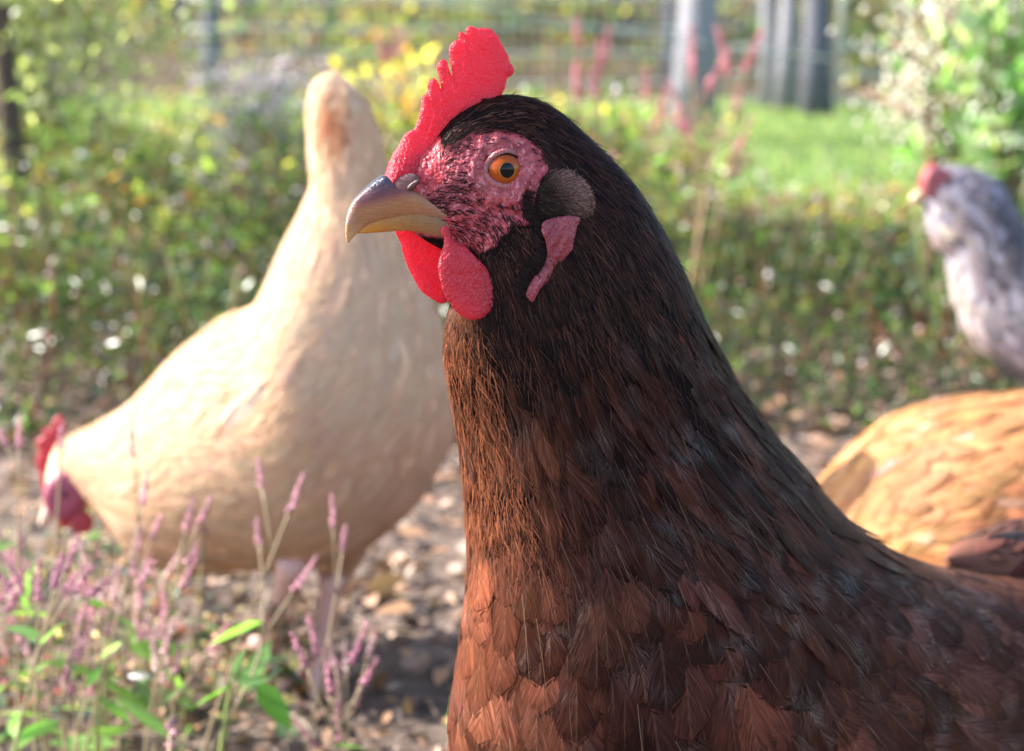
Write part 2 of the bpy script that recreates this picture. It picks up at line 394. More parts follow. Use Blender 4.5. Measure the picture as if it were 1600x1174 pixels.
def lay(loft, t, h, tpl, F, N, L, W, lift, curv, sink, tone, twist=None):
    """like place, but each feather lies along the curved surface it grows on"""
    V, T, U = tpl; n = len(t); e = .03
    Pt = (loft(np.minimum(t + e, loft.n - 1), h) - loft(np.maximum(t - e, 0), h)) / (np.minimum(t + e, loft.n - 1) - np.maximum(t - e, 0))[:, None]
    Ph = (loft(t, h + e) - loft(t, h - e)) / (2 * e); F = unit(F - N * (F * N).sum(-1, keepdims=True)); S = np.cross(F, N)
    A, B, C = (Pt * Pt).sum(-1), (Pt * Ph).sum(-1), (Ph * Ph).sum(-1); det = np.maximum(A * C - B * B, 1e-14)
    def co(D): p, q = (D * Pt).sum(-1), (D * Ph).sum(-1); return (C * p - B * q) / det, (A * q - B * p) / det
    a1, b1 = co(F); a2, b2 = co(S)
    L, W, lift, curv, sink = [np.broadcast_to(np.asarray(a, float), (n,)) for a in (L, W, lift, curv, sink)]
    x = V[None, :, 0] * W[:, None]; y = V[None, :, 1] * L[:, None]
    z = V[None, :, 2] * W[:, None] + lift[:, None] * y - curv[:, None] * y * V[None, :, 1] + sink[:, None]
    if twist is not None: z = z + x * twist[:, None]
    tt = t[:, None] + y * a1[:, None] + x * a2[:, None]; hh = h[:, None] + np.clip(y * b1[:, None] + x * b2[:, None], -1.2, 1.2)
    tc_ = np.clip(tt, 0.02, loft.n - 1.02); X = loft(tc_, hh) + (tt - tc_)[..., None] * Pt[:, None] + z[..., None] * N[:, None]
    TT = (T[None] + (np.arange(n) * len(V))[:, None, None]).reshape(-1, 3)
    return X.reshape(-1, 3), TT, np.repeat(tone, len(V), axis=0), np.tile(U, (n, 1))
def blocks_mesh(name, blocks):
    Vs, Ts, As, Us = [], [], [], []; o = 0
    for V, T, A, U in blocks: Vs.append(V); Ts.append(T + o); As.append(A); Us.append(U); o += len(V)
    return mesh(name, np.concatenate(Vs), np.concatenate(Ts), attrs={'tone': np.concatenate(As)}, uv=np.concatenate(Us))
def tones(n, base, var=0.25, hue=0.1):
    b = np.asarray(base, float); b = np.tile(b, (n, 1)) if b.ndim == 1 else b
    return np.clip(b * (1 + var * rng.normal(size=(n, 1))) * (1 + hue * rng.normal(size=(n, 3))), 0.002, 0.95)
def coat(loft, n, t0, t1, kinds, L, W, tone, rmin=None, lift=0.05, curv=0.05, spread=0.15, dens=None, sink=-0.0006, th=(0, 2 * math.pi), swirl=0.0, skip=None):
    t, h = loft.sample(n, t0, t1, dens, th[0], th[1], rmin)
    if skip is not None: k_ = ~skip(t, h); t, h = t[k_], h[k_]
    P, dt, dh, N = loft.frame(t, h); sg = loft.outward(); N = N * sg; m = len(t)
    F = unit(dt + dh * (rng.normal(size=(m, 1)) * spread + swirl))
    Lv = L(t) * (1 + 0.18 * rng.normal(size=m)).clip(0.6, 1.5); Wv = W(t) * (1 + 0.15 * rng.normal(size=m)).clip(0.6, 1.4)
    tn = tone(t, h, P); which = rng.integers(0, len(kinds), m); out = []
    lf = lift * (1 + 0.5 * rng.normal(size=m)); tw = rng.normal(size=m) * 0.12
    for k, tp in enumerate(kinds):
        q = which == k
        if q.any(): out.append(lay(loft, t[q], h[q], tp, F[q], N[q], Lv[q], Wv[q], lf[q], curv, sink, tn[q], tw[q]))
    return out, (t, h)
BROAD = [feather_tpl('broad', i, fray=0.35) for i in range(4)]
HACK = [feather_tpl('hackle', 10 + i, fray=0.7) for i in range(4)]
SOFT = [feather_tpl('soft', 20 + i, fray=1.5) for i in range(4)]
STR = strand_tpl()

# puffy flesh shapes from an outline
def puffy(outline, plane, woff, thick, rad, step=3.0, groove=None, bend=None, frill=0.0):
    O = np.array(outline, float); n = len(O)
    C = cr(np.concatenate([O[-2:], O, O[:3]]), np.linspace(2, n + 2, n * 6, endpoint=False))
    if frill: C = C + frill * rng.normal(size=C.shape)
    lo, hi = C.min(0), C.max(0)
    gx, gy = np.meshgrid(np.arange(lo[0], hi[0], step), np.arange(lo[1], hi[1], step)); G = np.stack([gx.ravel(), gy.ravel()], -1) + rng.normal(size=(gx.size, 2)) * 0.3
    def inside(P):
        x, y = P[:, 0:1], P[:, 1:2]; x0, y0 = C[:, 0], C[:, 1]; x1, y1 = np.roll(x0, -1), np.roll(y0, -1)
        cnd = ((y0 > y) != (y1 > y)) & (x < (x1 - x0) * (y - y0) / (y1 - y0 + 1e-9) + x0); return cnd.sum(1) % 2 == 1
    G = G[inside(G)]; d = np.sqrt(((G[:, None] - C[None])**2).sum(-1)).min(1); G = G[d > step * 0.6]
    pts = [Vector(p) for p in np.concatenate([C, G])]; m = len(C)
    res = geometry.delaunay_2d_cdt(pts, [], [list(range(m))], 1, 1e-4)
    P = np.array([tuple(v) for v in res[0]]); F = np.array([f for f in res[2] if len(f) == 3])
    d = np.sqrt(((P[:, None] - C[None])**2).sum(-1)).min(1)
    h = thick * np.sqrt(np.clip(1 - (1 - np.clip(d / rad, 0, 1))**2, 0, 1)) + 0.15
    if groove is not None: h = h * groove(P)
    h = np.maximum(h, 0.1)
    w0 = woff(P) if callable(woff) else np.full(len(P), float(woff))
    A = plane(P[:, 0], P[:, 1], w0 - h); B = plane(P[:, 0], P[:, 1], w0 + h)
    k = len(P); return np.concatenate([A, B]), np.concatenate([F, F[:, ::-1] + k]), P

# ================================================================== SETTING
def col_pick(pal, n, var=0.2):
    pal = np.array(pal, float); pal = np.where((pal[:, 1:2] > pal[:, 0:1] * .82) & (pal[:, 2:3] < pal[:, 1:2] * .7), np.minimum(pal * [1.45, 1.35, 1.9] + .012, .85), pal); return np.clip(pal[rng.integers(0, len(pal), n)] * (1 + var * rng.normal(size=(n, 1))), 0.003, 0.95)  # greens lifted and paled: veiling lens glare put into the leaf colour
LEAF_V = np.array([(0, 0, 0), (-.42, .3, .10), (0, .3, 0), (.42, .3, .10), (-.36, .68, .06), (0, .68, -.03), (.36, .68, .06), (0, 1, -.12)])
LEAF_T = np.array([(0, 2, 1), (0, 3, 2), (1, 2, 5), (1, 5, 4), (2, 3, 6), (2, 6, 5), (4, 5, 7), (5, 6, 7)])
def leaf_block(P, D, L, W, tone, tpl=(LEAF_V, LEAF_T)):
    n = len(P); D = unit(D); N = unit(rng.normal(size=(n, 3)) * 0.6 + np.array([0, 0, 1.0])); S = unit(np.cross(D, N)); N = np.cross(S, D)
    V, T = tpl; L = np.broadcast_to(L, (n,)); W = np.broadcast_to(W, (n,))
    X = P[:, None] + V[None, :, 0:1] * W[:, None, None] * S[:, None] + V[None, :, 1:2] * L[:, None, None] * D[:, None] + V[None, :, 2:3] * W[:, None, None] * N[:, None]
    return X.reshape(-1, 3), (T[None] + (np.arange(n) * len(V))[:, None, None]).reshape(-1, 3), np.repeat(tone, len(V), axis=0)
def add_leaves(acc, P, D, L, W, tone): V, T, A = leaf_block(P, D, L, W, tone); acc.add(V, T, None, A)
BLOB_V = np.array([(1, 0, 0), (0, 1, 0), (-1, 0, 0), (0, -1, 0), (0, 0, 1.2), (0, 0, -1.2)], float); BLOB_T = np.array([(0, 1, 4), (1, 2, 4), (2, 3, 4), (3, 0, 4), (1, 0, 5), (2, 1, 5), (3, 2, 5), (0, 3, 5)])
def add_blobs(acc, P, r, tone):
    n = len(P); r = np.broadcast_to(r, (n,)); X = P[:, None] + BLOB_V[None] * r[:, None, None]
    acc.add(X.reshape(-1, 3), (BLOB_T[None] + (np.arange(n) * 6)[:, None, None]).reshape(-1, 3), None, np.repeat(tone, 6, axis=0))
M['leaf'] = mat_leaf('weed leaf', 0.30, 0.55, 0.6)
M['leaf_matt'] = mat_leaf('wood leaf', 0.5, 0.45, 0.4)
M['bloom'] = mat_leaf('small blossom', 0.5, 0.3, 0.4, tint=(1.1, 1.0, 1.0))
M['stem'] = mat_leaf('green stem', 0.45, 0.1, 0.4)
M['litter'] = mat_leaf('dry leaf', 0.6, 0.12, 0.3, 0.8)
M['bark'] = mat_simple('grey bark', (0.30, 0.29, 0.33), 0.85, 14.0, 0.9, 0.01, 0.2, 0.35)
M['bark_dark'] = mat_simple('dark bark', (0.14, 0.14, 0.18), 0.85, 14.0, 0.8, 0.01, 0.2, 0.4)
M['bark_brown'] = mat_simple('brown bark', (0.11, 0.08, 0.06), 0.85, 14.0, 0.8, 0.01, 0.2, 0.4)
M['rail'] = mat_simple('weathered pale rail', (0.55, 0.52, 0.48), 0.7, 30.0, 0.5, 0.002)
M['wire'] = mat_simple('galvanised wire', (0.55, 0.56, 0.58), 0.4, 80.0, 0.3)

def ground_mat():
    n = NT('yard soil and turf'); p = n.pos(); sp = n.n('SeparateXYZ'); n.s(sp, 0, p)
    a = n.noise(p, 9.0, 6.0); b = n.noise(p, 60.0, 5.0); c = n.noise(p, 1.3, 3.0)
    soil = n.ramp(n.math('MULTIPLY', n.math('ADD', a, b), 0.5), [(0.3, (0.05, 0.036, 0.03)), (0.52, (0.15, 0.11, 0.09)), (0.72, (0.30, 0.23, 0.19))])
    turf = n.ramp(n.math('MULTIPLY', n.math('ADD', c, b), 0.5), [(0.3, (0.05, 0.09, 0.02)), (0.6, (0.11, 0.19, 0.04)), (0.8, (0.20, 0.22, 0.07))])
    wood = n.ramp(b, [(0.3, (0.05, 0.04, 0.025)), (0.7, (0.14, 0.10, 0.06))])
    y = n.math('ADD', sp.outputs[1], n.math('MULTIPLY', c, 0.6))
    f = n.math('MINIMUM', n.math('MAXIMUM', n.math('MULTIPLY', n.math('SUBTRACT', y, 2.4), 2.0), 0.0), 1.0)
    g = n.math('MINIMUM', n.math('MAXIMUM', n.math('MULTIPLY', n.math('SUBTRACT', y, 13.0), 0.7), 0.0), 1.0)
    colr = n.mix(g, n.mix(f, soil, turf), wood)
    return n.done(n.pbr(colr, 0.9, n.bump(n.math('ADD', a, b), 0.012), 0.2))
def ground_z(x, y):
    P = np.stack([x, y, 0 * x], -1); far = np.clip((y - 14) / 30, 0, 1)
    return 0.008 * smooth_noise(P, 4.0, 3, 5) * np.clip(2.5 - np.abs(y) / 8, 0.2, 1) + far * 3.2
xs = np.concatenate([np.linspace(-120, -6, 24), np.linspace(-5.9, 5.9, 160), np.linspace(6, 120, 24)])
ys = np.concatenate([np.linspace(-30, -1, 12), np.linspace(-.9, 6, 160), np.linspace(6.3, 60, 60), np.linspace(65, 260, 14)])
GX, GY = np.meshgrid(xs, ys, indexing='ij'); GZ = ground_z(GX, GY)
i = np.arange(len(xs) - 1)[:, None] * len(ys); j = np.arange(len(ys) - 1)[None]
Q = np.stack([i + j, i + len(ys) + j, i + len(ys) + j + 1, i + j + 1], -1).reshape(-1, 4)
g = obj('ground', mesh('ground', np.stack([GX, GY, GZ], -1), Q), ground_mat()); g['kind'] = 'structure'
g['label'] = 'bare yard soil turning to lawn and woodland floor'

# leaf litter, wood chips
n = 20000
X = rng.uniform(-1.1, 1.3, n); Y = rng.uniform(0.45, 2.5, n); P = np.stack([X, Y, ground_z(X, Y) + rng.random(n)**2 * 0.022], -1)
D = rng.normal(size=(n, 3)) * [1, 1, 0.30]
acc = Acc(); s_ = rng.uniform(0.006, 0.024, n) * (1 + (rng.random(n) < 0.08) * 0.9)
add_leaves(acc, P, D, s_, s_ * rng.uniform(0.3, 0.8, n), col_pick([(.26, .16, .11), (.40, .26, .19), (.13, .08, .06), (.56, .43, .35), (.32, .18, .12), (.18, .13, .11), (.42, .24, .14), (.24, .14, .09)], n, 0.25))
tag(obj('leaf_litter', acc.mesh('leaf_litter', False), M['litter']), 'dry brown leaves and bark chips covering the yard floor', 'leaf litter', kind='stuff')
# twigs on the floor
acc = Acc()
for k in range(90):
    x, y = rng.uniform(-0.5, 0.9), rng.uniform(0.8, 2.2); a = rng.uniform(0, 6.28); L = rng.uniform(.04, .14); q = np.linspace(-.5, .5, 4)
    z = float(ground_z(np.array(x), np.array(y))) + 0.012
    tube(acc, np.stack([x + q * L * math.cos(a), y + q * L * math.sin(a), z + 0.006 * np.sin(q * 5)], -1), rng.uniform(.001, .0028), 5, (.16, .11, .08) if k % 2 else (.30, .24, .19))
tag(obj('twig_scatter', acc.mesh('twig_scatter'), M['litter']), 'thin broken twigs strewn over the yard soil', 'twigs', kind='stuff')

# lawn grass
def blades(n, x0, x1, y0, y1, h0, h1, pal, dens=None):
    X = rng.uniform(x0, x1, n); Y = y0 + (y1 - y0) * rng.random(n)**1.4
    if dens is not None: k = rng.random(n) < dens(X, Y); X, Y = X[k], Y[k]
    n = len(X); B = np.stack([X, Y, ground_z(X, Y) - 0.003], -1); a = rng.uniform(0, 6.28, n); h = rng.uniform(h0, h1, n)
    w_ = rng.uniform(.0016, .003, n) * (1 + Y * 0.25); S = np.stack([np.cos(a), np.sin(a), 0 * a], -1) * w_[:, None]
    ln = rng.normal(size=(n, 2)) * 0.35 * h[:, None]; T = B + np.stack([ln[:, 0], ln[:, 1], h], -1); Mi = B + np.stack([ln[:, 0] * .3, ln[:, 1] * .3, h * .6], -1)
    V = np.stack([B - S, B + S, Mi - S * .8, Mi + S * .8, T], 1).reshape(-1, 3)
    F = (np.array([(0, 1, 3), (0, 3, 2), (2, 3, 4)])[None] + (np.arange(n) * 5)[:, None, None]).reshape(-1, 3)
    return V, F, np.repeat(col_pick(pal, n), 5, axis=0)
V, F, A = blades(120000, -5.5, 5.5, 2.5, 13, .02, .06, [(.11, .19, .05), (.16, .23, .07), (.09, .14, .04), (.24, .26, .11)])
acc = Acc(); acc.add(V, F, None, A)
tag(obj('lawn_grass', acc.mesh('lawn_grass', False), M['leaf_matt']), 'short sunlit green lawn grass running back to the fence', 'grass', kind='stuff')

# low undergrowth bands: leafy weeds nobody could count
def weeds(name, label, n, xf, yf, hf, pal, Lr, mat='leaf', flowers=0, fpal=None, fr=(.002, .004), stems=0):
    X = xf(n); Y = yf(n); H = hf(X, Y) ; k = H > 0.01; X, Y, H = X[k], Y[k], H[k]; n = len(X)
    z = ground_z(X, Y) + H * rng.random(n)**0.75; P = np.stack([X, Y, z], -1)
    D = rng.normal(size=(n, 3)) * [1, 1, 0.5] + [0, 0, 0.25]; L = rng.uniform(*Lr, n); acc = Acc()
    add_leaves(acc, P, D, L, L * rng.uniform(.28, .6, n), col_pick(pal, n, 0.25))
    if flowers:
        q = rng.choice(n, flowers); PP = P[q] + rng.normal(size=(flowers, 3)) * 0.01; PP[:, 2] += 0.01 + 0.03 * rng.random(flowers); fa = Acc(); rr = fr[0] + (fr[1] - fr[0]) * rng.random(flowers)**2.2
        add_blobs(fa, PP, rr, col_pick(fpal, flowers, 0.15)); tag(obj('weed_blossom_glint', fa.mesh('weed_blossom_glint', False), M['bloom']), 'tiny pink and white blossoms and added glint dots over ' + label.split(' weeds')[0] + ' weeds', 'blossoms', kind='stuff')
    for k in range(stems):
        q = rng.integers(n); b = np.array([X[q], Y[q], 0]); t = b + [rng.normal() * .04, rng.normal() * .04, H[q] * rng.uniform(.7, 1.15)]
        tube(acc, np.linspace(b, t, 4) + rng.normal(size=(4, 3)) * .004, [.0022, .002, .0016, .001], 4, col_pick([(.16, .2, .06), (.28, .12, .1), (.22, .19, .1)], 1)[0])
    return tag(obj(name, acc.mesh(name, False), M[mat]), label, 'weeds', kind='stuff')
GREEN = [(.11, .20, .04), (.15, .25, .06), (.06, .11, .025), (.18, .24, .05), (.24, .24, .06), (.10, .14, .06)]
MIX = GREEN + GREEN[:4] + [(.40, .36, .07), (.36, .18, .09), (.36, .14, .12), (.38, .28, .18), (.05, .08, .03)]
PINKS = [(.55, .26, .28), (.68, .44, .46), (.45, .18, .22), (.75, .62, .60)]
WHITES = [(.80, .76, .78), (.85, .83, .76), (.70, .62, .66)]  # in the weeds and bushes partly added as sun glints, for bokeh discs
bump1 = lambda X, c, w_, h: h * np.exp(-((X - c) / w_)**2)
weeds('low_undergrowth', 'dense low shade-darkened green weeds edging the bare yard', 34000,
      lambda n: rng.uniform(-1.5, 1.7, n), lambda n: rng.uniform(1.58, 2.7, n),
      lambda X, Y: np.clip((Y - 1.56 - 0.07 * np.sin(X * 5)) * 0.5, 0, .18) * (1 + .35 * np.sin(X * 9 + Y * 7)) * (0.8 + 0.3 * (X < -0.2)),
      [(.018, .045, .012), (.03, .065, .018), (.02, .035, .014), (.06, .10, .028), (.05, .08, .022), (.10, .065, .05), (.08, .045, .045)], (.008, .028), flowers=1100, fpal=PINKS + WHITES + [(.3, .2, .16)] * 3, fr=(.002, .0055), stems=900)  # leaf colours darkened: the shade of this band is put into them
weeds('meadow_weeds', 'knee-low yellow green and pink weeds between yard and lawn', 30000,
      lambda n: rng.uniform(-2.1, 2.0, n), lambda n: rng.uniform(2.4, 4.3, n),
      lambda X, Y: (0.20 + 0.10 * np.sin(X * 6 + 1) * np.sin(Y * 5)) * np.clip(1.2 - np.clip(X - 0.22, 0, 1) * 1.9, .26, 1.3),
      MIX, (.010, .038), flowers=2600, fpal=PINKS * 2 + WHITES * 2, fr=(.003, .0085), stems=1100)

# woodland understory behind the fence
n = 90000
X = rng.uniform(-11, 11, n); Y = rng.uniform(14.5, 27, n); k = smooth_noise(np.stack([X, Y, 0 * X], -1), 1.6, 2, 77) > .12; X, Y = X[k], Y[k]; n = len(X); H = 1.2 + 1.0 * smooth_noise(np.stack([X, Y, 0 * X], -1), 0.8, 3, 9)
P = np.stack([X, Y, ground_z(X, Y) + rng.random(n) * np.clip(H, .25, 3.6)], -1); acc = Acc()
sz = rng.uniform(.05, .16, n)
add_leaves(acc, P, rng.normal(size=(n, 3)), sz, sz * .6, col_pick(GREEN + [(.36, .33, .06), (.42, .20, .05), (.38, .14, .05), (.05, .05, .03), (.04, .04, .02), (.06, .05, .03), (.05, .05, .03)], n, .25))
tag(obj('woodland_understory', acc.mesh('woodland_understory', False), M['leaf_matt']), 'mass of green and yellow woodland shrubs beyond the fence', 'undergrowth', kind='stuff')

# ---- trees
def tree(u, vb, wpx, label, mat='bark', lean=0.0, h=7.5, crown=True, fork=False, Y=None):
    b = on_ground(u, vb) if Y is None else at(u, 600, Y)
    b = np.array([b[0], b[1], 0.0]); b[2] = float(ground_z(np.array(b[0]), np.array(b[1]))) - 0.02
    r = wpx / FPX * b[1] / 2; t = thing('tree', b, label, 'tree', 'trees along the lawn and the fence')
    q = np.linspace(0, 1, 14); ctr = np.stack([b[0] + lean * q * h + .04 * np.sin(q * 7 + u), b[1] + .05 * np.sin(q * 5), b[2] + q * h], -1)
    a = Acc(); rr = r * (1 - .65 * q); rr[0] *= 1.35; rr[1] = r
    tube(a, ctr, rr, 14); me = a.mesh('trunk'); co = np.empty(len(me.vertices) * 3, np.float32); me.vertices.foreach_get('co', co); co = co.reshape(-1, 3)
    co += (smooth_noise(co, 9.0, 3, int(u)) * r * .12)[:, None] * np.array([1, 1, 0]); me.vertices.foreach_set('co', co.ravel())
    obj('trunk', me, M[mat], t)
    tips = []
    for k in range(7):
        a = Acc(); f = rng.uniform(.5, .98); s0 = cr(ctr, np.array([f * 13]))[0]; d = np.array([rng.normal(), rng.normal(), .8]); d /= np.linalg.norm(d); L = h * .22
        e = s0 + d * L; tube(a, np.linspace(s0, e, 5) + np.array([0, 0, 1]) * (np.linspace(0, 1, 5)**2)[:, None] * .2, r * .3 * np.linspace(1, .3, 5), 6); tips += [e, (s0 + e) / 2]; obj('branch', a.mesh('branch'), M[mat], t)
    if crown:
        a = Acc(); n = 1700; c = np.array(tips)[rng.integers(0, len(tips), n)] + rng.normal(size=(n, 3)) * [.6, .6, .4]; s = rng.uniform(.10, .24, n)
        add_leaves(a, c, rng.normal(size=(n, 3)), s, s * .6, col_pick(GREEN + [(.33, .30, .06)], n))
        obj('crown', a.mesh('crown', False), M['leaf_matt'], t)
    return t
tree(1092, 228, 62, 'thick pale grey trunk nearest the lawn, behind pink weeds', lean=.01)
tree(1196, 172, 24, 'slender grey trunk just right of the thickest pale trunk', lean=-.01)
tree(1272, 186, 40, 'dark grey right-hand trunk of the close pair by the rails', 'bark_dark', lean=.005)
tree(1236, 176, 30, 'paler grey left-hand trunk of the close pair by the rails', lean=-.006)
tree(1038, 150, 17, 'narrow dark trunk close to the left of the thickest pale trunk', 'bark_dark')
tree(338, 152, 27, 'straight dark trunk alone beyond the weeds on the left', 'bark_dark', lean=-.004)
tree(388, 132, 15, 'thin dark sapling trunk beside the straight dark trunk', 'bark_dark')
tree(286, 126, 10, 'thin brown sapling trunk left of the straight dark trunk')
tree(524, 128, 10, 'thin reddish trunk behind the buff hen\'s tail', 'bark_dark')
tree(884, 128, 10, 'thin grey trunk seen above the red hen\'s neck')
tree(960, 122, 12, 'slim trunk between the comb and the narrow dark trunk')
tree(690, 118, 9, 'faint slim trunk directly behind the red comb', 'bark_dark')
tree(1352, 126, 12, 'slim trunk far behind the rails on the right', 'bark_dark')
for k in range(1, 16):       # the wood further back
    u = 40 + k * 101 + rng.uniform(-30, 30)
    tree(u, 0, rng.uniform(8, 22), 'dim grey trunk standing deep in the wood behind the fence', rng.choice(['bark', 'bark_dark']), Y=rng.uniform(16, 24))

# ---- fence: pale rails and posts, wires
A0 = on_ground(300, 165); A1 = on_ground(1700, 172)
def fence_pt(f, z): return A0 + (A1 - A0) * f + np.array([0, 0, z])
fen = thing('wire_fence', fence_pt(.5, 0), 'pale rail and wire fence crossing the back of the lawn', 'fence')
def small(name, f, mat, parent):
    a = Acc(); f(a); return obj(name, a.mesh(name), M[mat], parent)
for k, f in enumerate([.735, .985]):
    small('post', lambda a: tube(a, [fence_pt(f, -.02), fence_pt(f, .6), fence_pt(f, 1.3)], .022, 8), 'rail', fen)
for z in (.07, .27, .47):
    small('rail', lambda a: tube(a, [fence_pt(q, z + .01 * math.sin(q * 30)) for q in np.linspace(.62, 1.0, 22)], .022, 6), 'rail', fen)
for z in (.20, .42, .62, .85, 1.05):
    small('wire', lambda a: tube(a, [fence_pt(q, z + .01 * math.sin(q * 22 + z * 9)) for q in np.linspace(0, .63, 22)], .010, 5), 'wire', fen)
a = Acc()
for q in np.linspace(0, 1, 90): tube(a, [fence_pt(q, 0.02), fence_pt(q, 1.2)], .0028, 4)
u_ = obj('wire_mesh', a.mesh('wire_mesh'), M['wire'], fen); u_['kind'] = 'stuff'
# sagging white line strung from the upper left to the thick trunk
pl = [at(60, -150, 3.9), at(560, -10, 5.4), at(780, 16, 6.0), at(1050, 62, 6.6), at(1300, 92, 8.2)]
line_c = cr(np.array(pl), np.linspace(0, 4, 30))
acc = Acc(); tube(acc, line_c, .007, 6)
lo = thing('fence_line', line_c[0] * [1, 1, 0], 'single white line sagging between trunks above the lawn', 'rope')
obj('line', acc.mesh('line'), M['rail'], lo)
small('line_stake', lambda a: tube(a, [line_c[0] * [1, 1, 0] - [0, 0, .02], line_c[0] + [0, 0, .1]], .012, 6), 'rail', lo)

# ---- bushes and tall weeds as individual plants
def bush(name, base, label, cat, h, rx, ry, n, pal, Lr, stems=7, fl=0, fpal=None, fr=(.003, .006), sr=.004, top=None, group=None, z0=.15, stemcol=(.20, .14, .09)):
    base = np.array([base[0], base[1], float(ground_z(np.array(base[0]), np.array(base[1])))]); t = thing(name, base, label, cat, group)
    a = Acc(); ends = []
    for k in range(stems):
        e = base + [rng.uniform(-rx, rx) * .8, rng.uniform(-ry, ry) * .8, h * rng.uniform(.75, 1.0)]
        q = np.linspace(0, 1, 9)[:, None]; pts = base + (e - base) * q * [1, 1, 1] ; pts[:, :2] = base[:2] + (e - base)[:2] * q**1.5 + rng.normal(size=(9, 2)) * .006 * q; tube(a, pts, sr * np.linspace(1.2, .4, 9), 6, stemcol); ends.append(pts)
        for m in range(4):
            i0 = rng.integers(3, 8); d = rng.normal(size=3) * [1, 1, .3] + [0, 0, .7]; pp = pts[i0] + unit(d) * np.linspace(0, h * .22, 4)[:, None]; tube(a, pp, sr * .45, 4, stemcol); ends.append(np.concatenate([pp] * 2))
    obj('stem', a.mesh('stem'), M['stem'], t)
    E = np.concatenate(ends); c = E[rng.integers(0, len(E), n)]; c = c + rng.normal(size=(n, 3)) * [rx * .2, ry * .2, h * .06]; c = c[c[:, 2] > base[2] + h * z0 * rng.random(len(c))]
    a = Acc(); m = len(c); s = rng.uniform(*Lr, m); D = unit(c - (base + [0, 0, h * .3])) + rng.normal(size=(m, 3)) * .6 - [0, 0, .2]
    add_leaves(a, c, D, s, s * rng.uniform(.35, .6, m), col_pick(pal, m)); o = obj('foliage', a.mesh('foliage', False), M['leaf'], t)
    if fl:
        q = E[rng.integers(0, len(E), fl)] + rng.normal(size=(fl, 3)) * [rx * .22, ry * .22, h * .05]; q = q[q[:, 2] > base[2] + h * .35]; a = Acc()
        add_blobs(a, q, rng.uniform(*fr, len(q)), col_pick(fpal, len(q), .1)); obj('blossom', a.mesh('blossom', False), M['bloom'], t)['kind'] = 'stuff'
    return t
def gp(u, Y): p = at(u, 500, Y); return (p[0], Y)
OLIVE = [(.19, .25, .09), (.26, .30, .12), (.14, .19, .07), (.34, .36, .18), (.24, .26, .15)]
bush('tall_bush', gp(70, 3.0), 'tall airy olive green bush filling the upper left corner', 'bush', .84, .36, .3, 8500, OLIVE, (.010, .03), 16, 1500, WHITES + PINKS, (.003, .008))
bush('tall_bush', gp(-120, 3.4), 'olive green bush cut by the left edge of the picture', 'bush', .95, .36, .3, 4200, OLIVE, (.012, .034), 14, 600, WHITES, (.003, .006))
bush('leafy_weed', gp(240, 3.5), 'yellow green leafy weed between bush and white asters', 'weed', .30, .24, .2, 1800, MIX, (.014, .034), 10, 500, PINKS + WHITES)
bush('aster_plant', gp(400, 3.2), 'bushy aster covered in tiny lilac white flowers', 'flower', .42, .15, .15, 500, OLIVE, (.008, .02), 12, 1300, [(.85, .78, .86), (.90, .86, .88), (.75, .62, .74)], (.003, .007))
bush('leafy_weed', gp(470, 3.0), 'low yellow green weed left of the buff hen\'s tail', 'weed', .30, .2, .2, 1500, MIX, (.012, .03), 9, 350, PINKS + WHITES)
bush('leafy_weed', gp(640, 3.4), 'orange and yellow leaved weed between tail and comb', 'weed', .44, .18, .15, 800, [(.45, .38, .06), (.50, .22, .05), (.20, .26, .06), (.4, .4, .08)], (.018, .045), 9, 500, WHITES + PINKS)
bush('leafy_weed', gp(900, 3.0), 'pink flecked green weed just behind the red hen\'s crown', 'weed', .36, .2, .15, 1300, MIX, (.012, .032), 10, 600, PINKS)
bush('leafy_weed', gp(1030, 3.2), 'yellowing weed behind the back of the red hen\'s neck', 'weed', .32, .16, .15, 1200, MIX, (.012, .03), 9, 350, PINKS)
bush('leafy_weed', gp(1180, 2.7), 'reddish low weed at the lawn edge right of the neck', 'weed', .19, .22, .15, 1500, MIX, (.010, .026), 9, 400, PINKS)
bush('leafy_weed', gp(1330, 2.7), 'greenish low weed in front of the lawn, left of the grey hen', 'weed', .20, .2, .15, 1500, MIX, (.010, .026), 9, 400, PINKS)
bush('flowering_shrub', gp(1450, 2.9), 'shrub of cream blossom sprays on a brown stem above the grey hen', 'shrub', .72, .15, .14, 700, OLIVE, (.010, .026), 9, 1300, [(.85, .84, .66), (.80, .80, .70), (.88, .84, .76)], (.003, .008), .011, stemcol=(.24, .13, .08), z0=.6)
bush('leafy_shrub', gp(1575, 2.7), 'broad leaved bright green shrub at the right edge behind the grey hen', 'shrub', .62, .19, .16, 800, [(.10, .24, .05), (.14, .30, .07), (.09, .18, .06), (.22, .30, .16), (.5, .55, .42)], (.03, .06), 10, 500, [(.85, .86, .78)], (.003, .007), .006)
bush('leafy_shrub', gp(1760, 3.0), 'green shrub just outside the right edge', 'shrub', .75, .25, .2, 1300, OLIVE, (.02, .05), 9, 500, WHITES)
# young trunk standing in the left weeds
t = thing('sapling', [*gp(46, 2.65), 0], 'short dark sapling trunk rising in the weeds at far left', 'tree')
b = np.array([*gp(46, 2.65), -0.02]); small('trunk', lambda a: tube(a, b + np.linspace(0, 1, 8)[:, None] * [-.03, .02, 1.3], [.026, .022, .02, .019, .018, .016, .014, .01], 9), 'bark_brown', t)
a = Acc(); n = 2600; c = b + [-.02, 0, .80] + rng.normal(size=(n, 3)) * [.22, .2, .26]; c = c[c[:, 2] > .33]; n = len(c); s = rng.uniform(.012, .03, n); add_leaves(a, c, rng.normal(size=(n, 3)), s, s * .5, col_pick(OLIVE, n)); obj('crown', a.mesh('crown', False), M['leaf'], t)

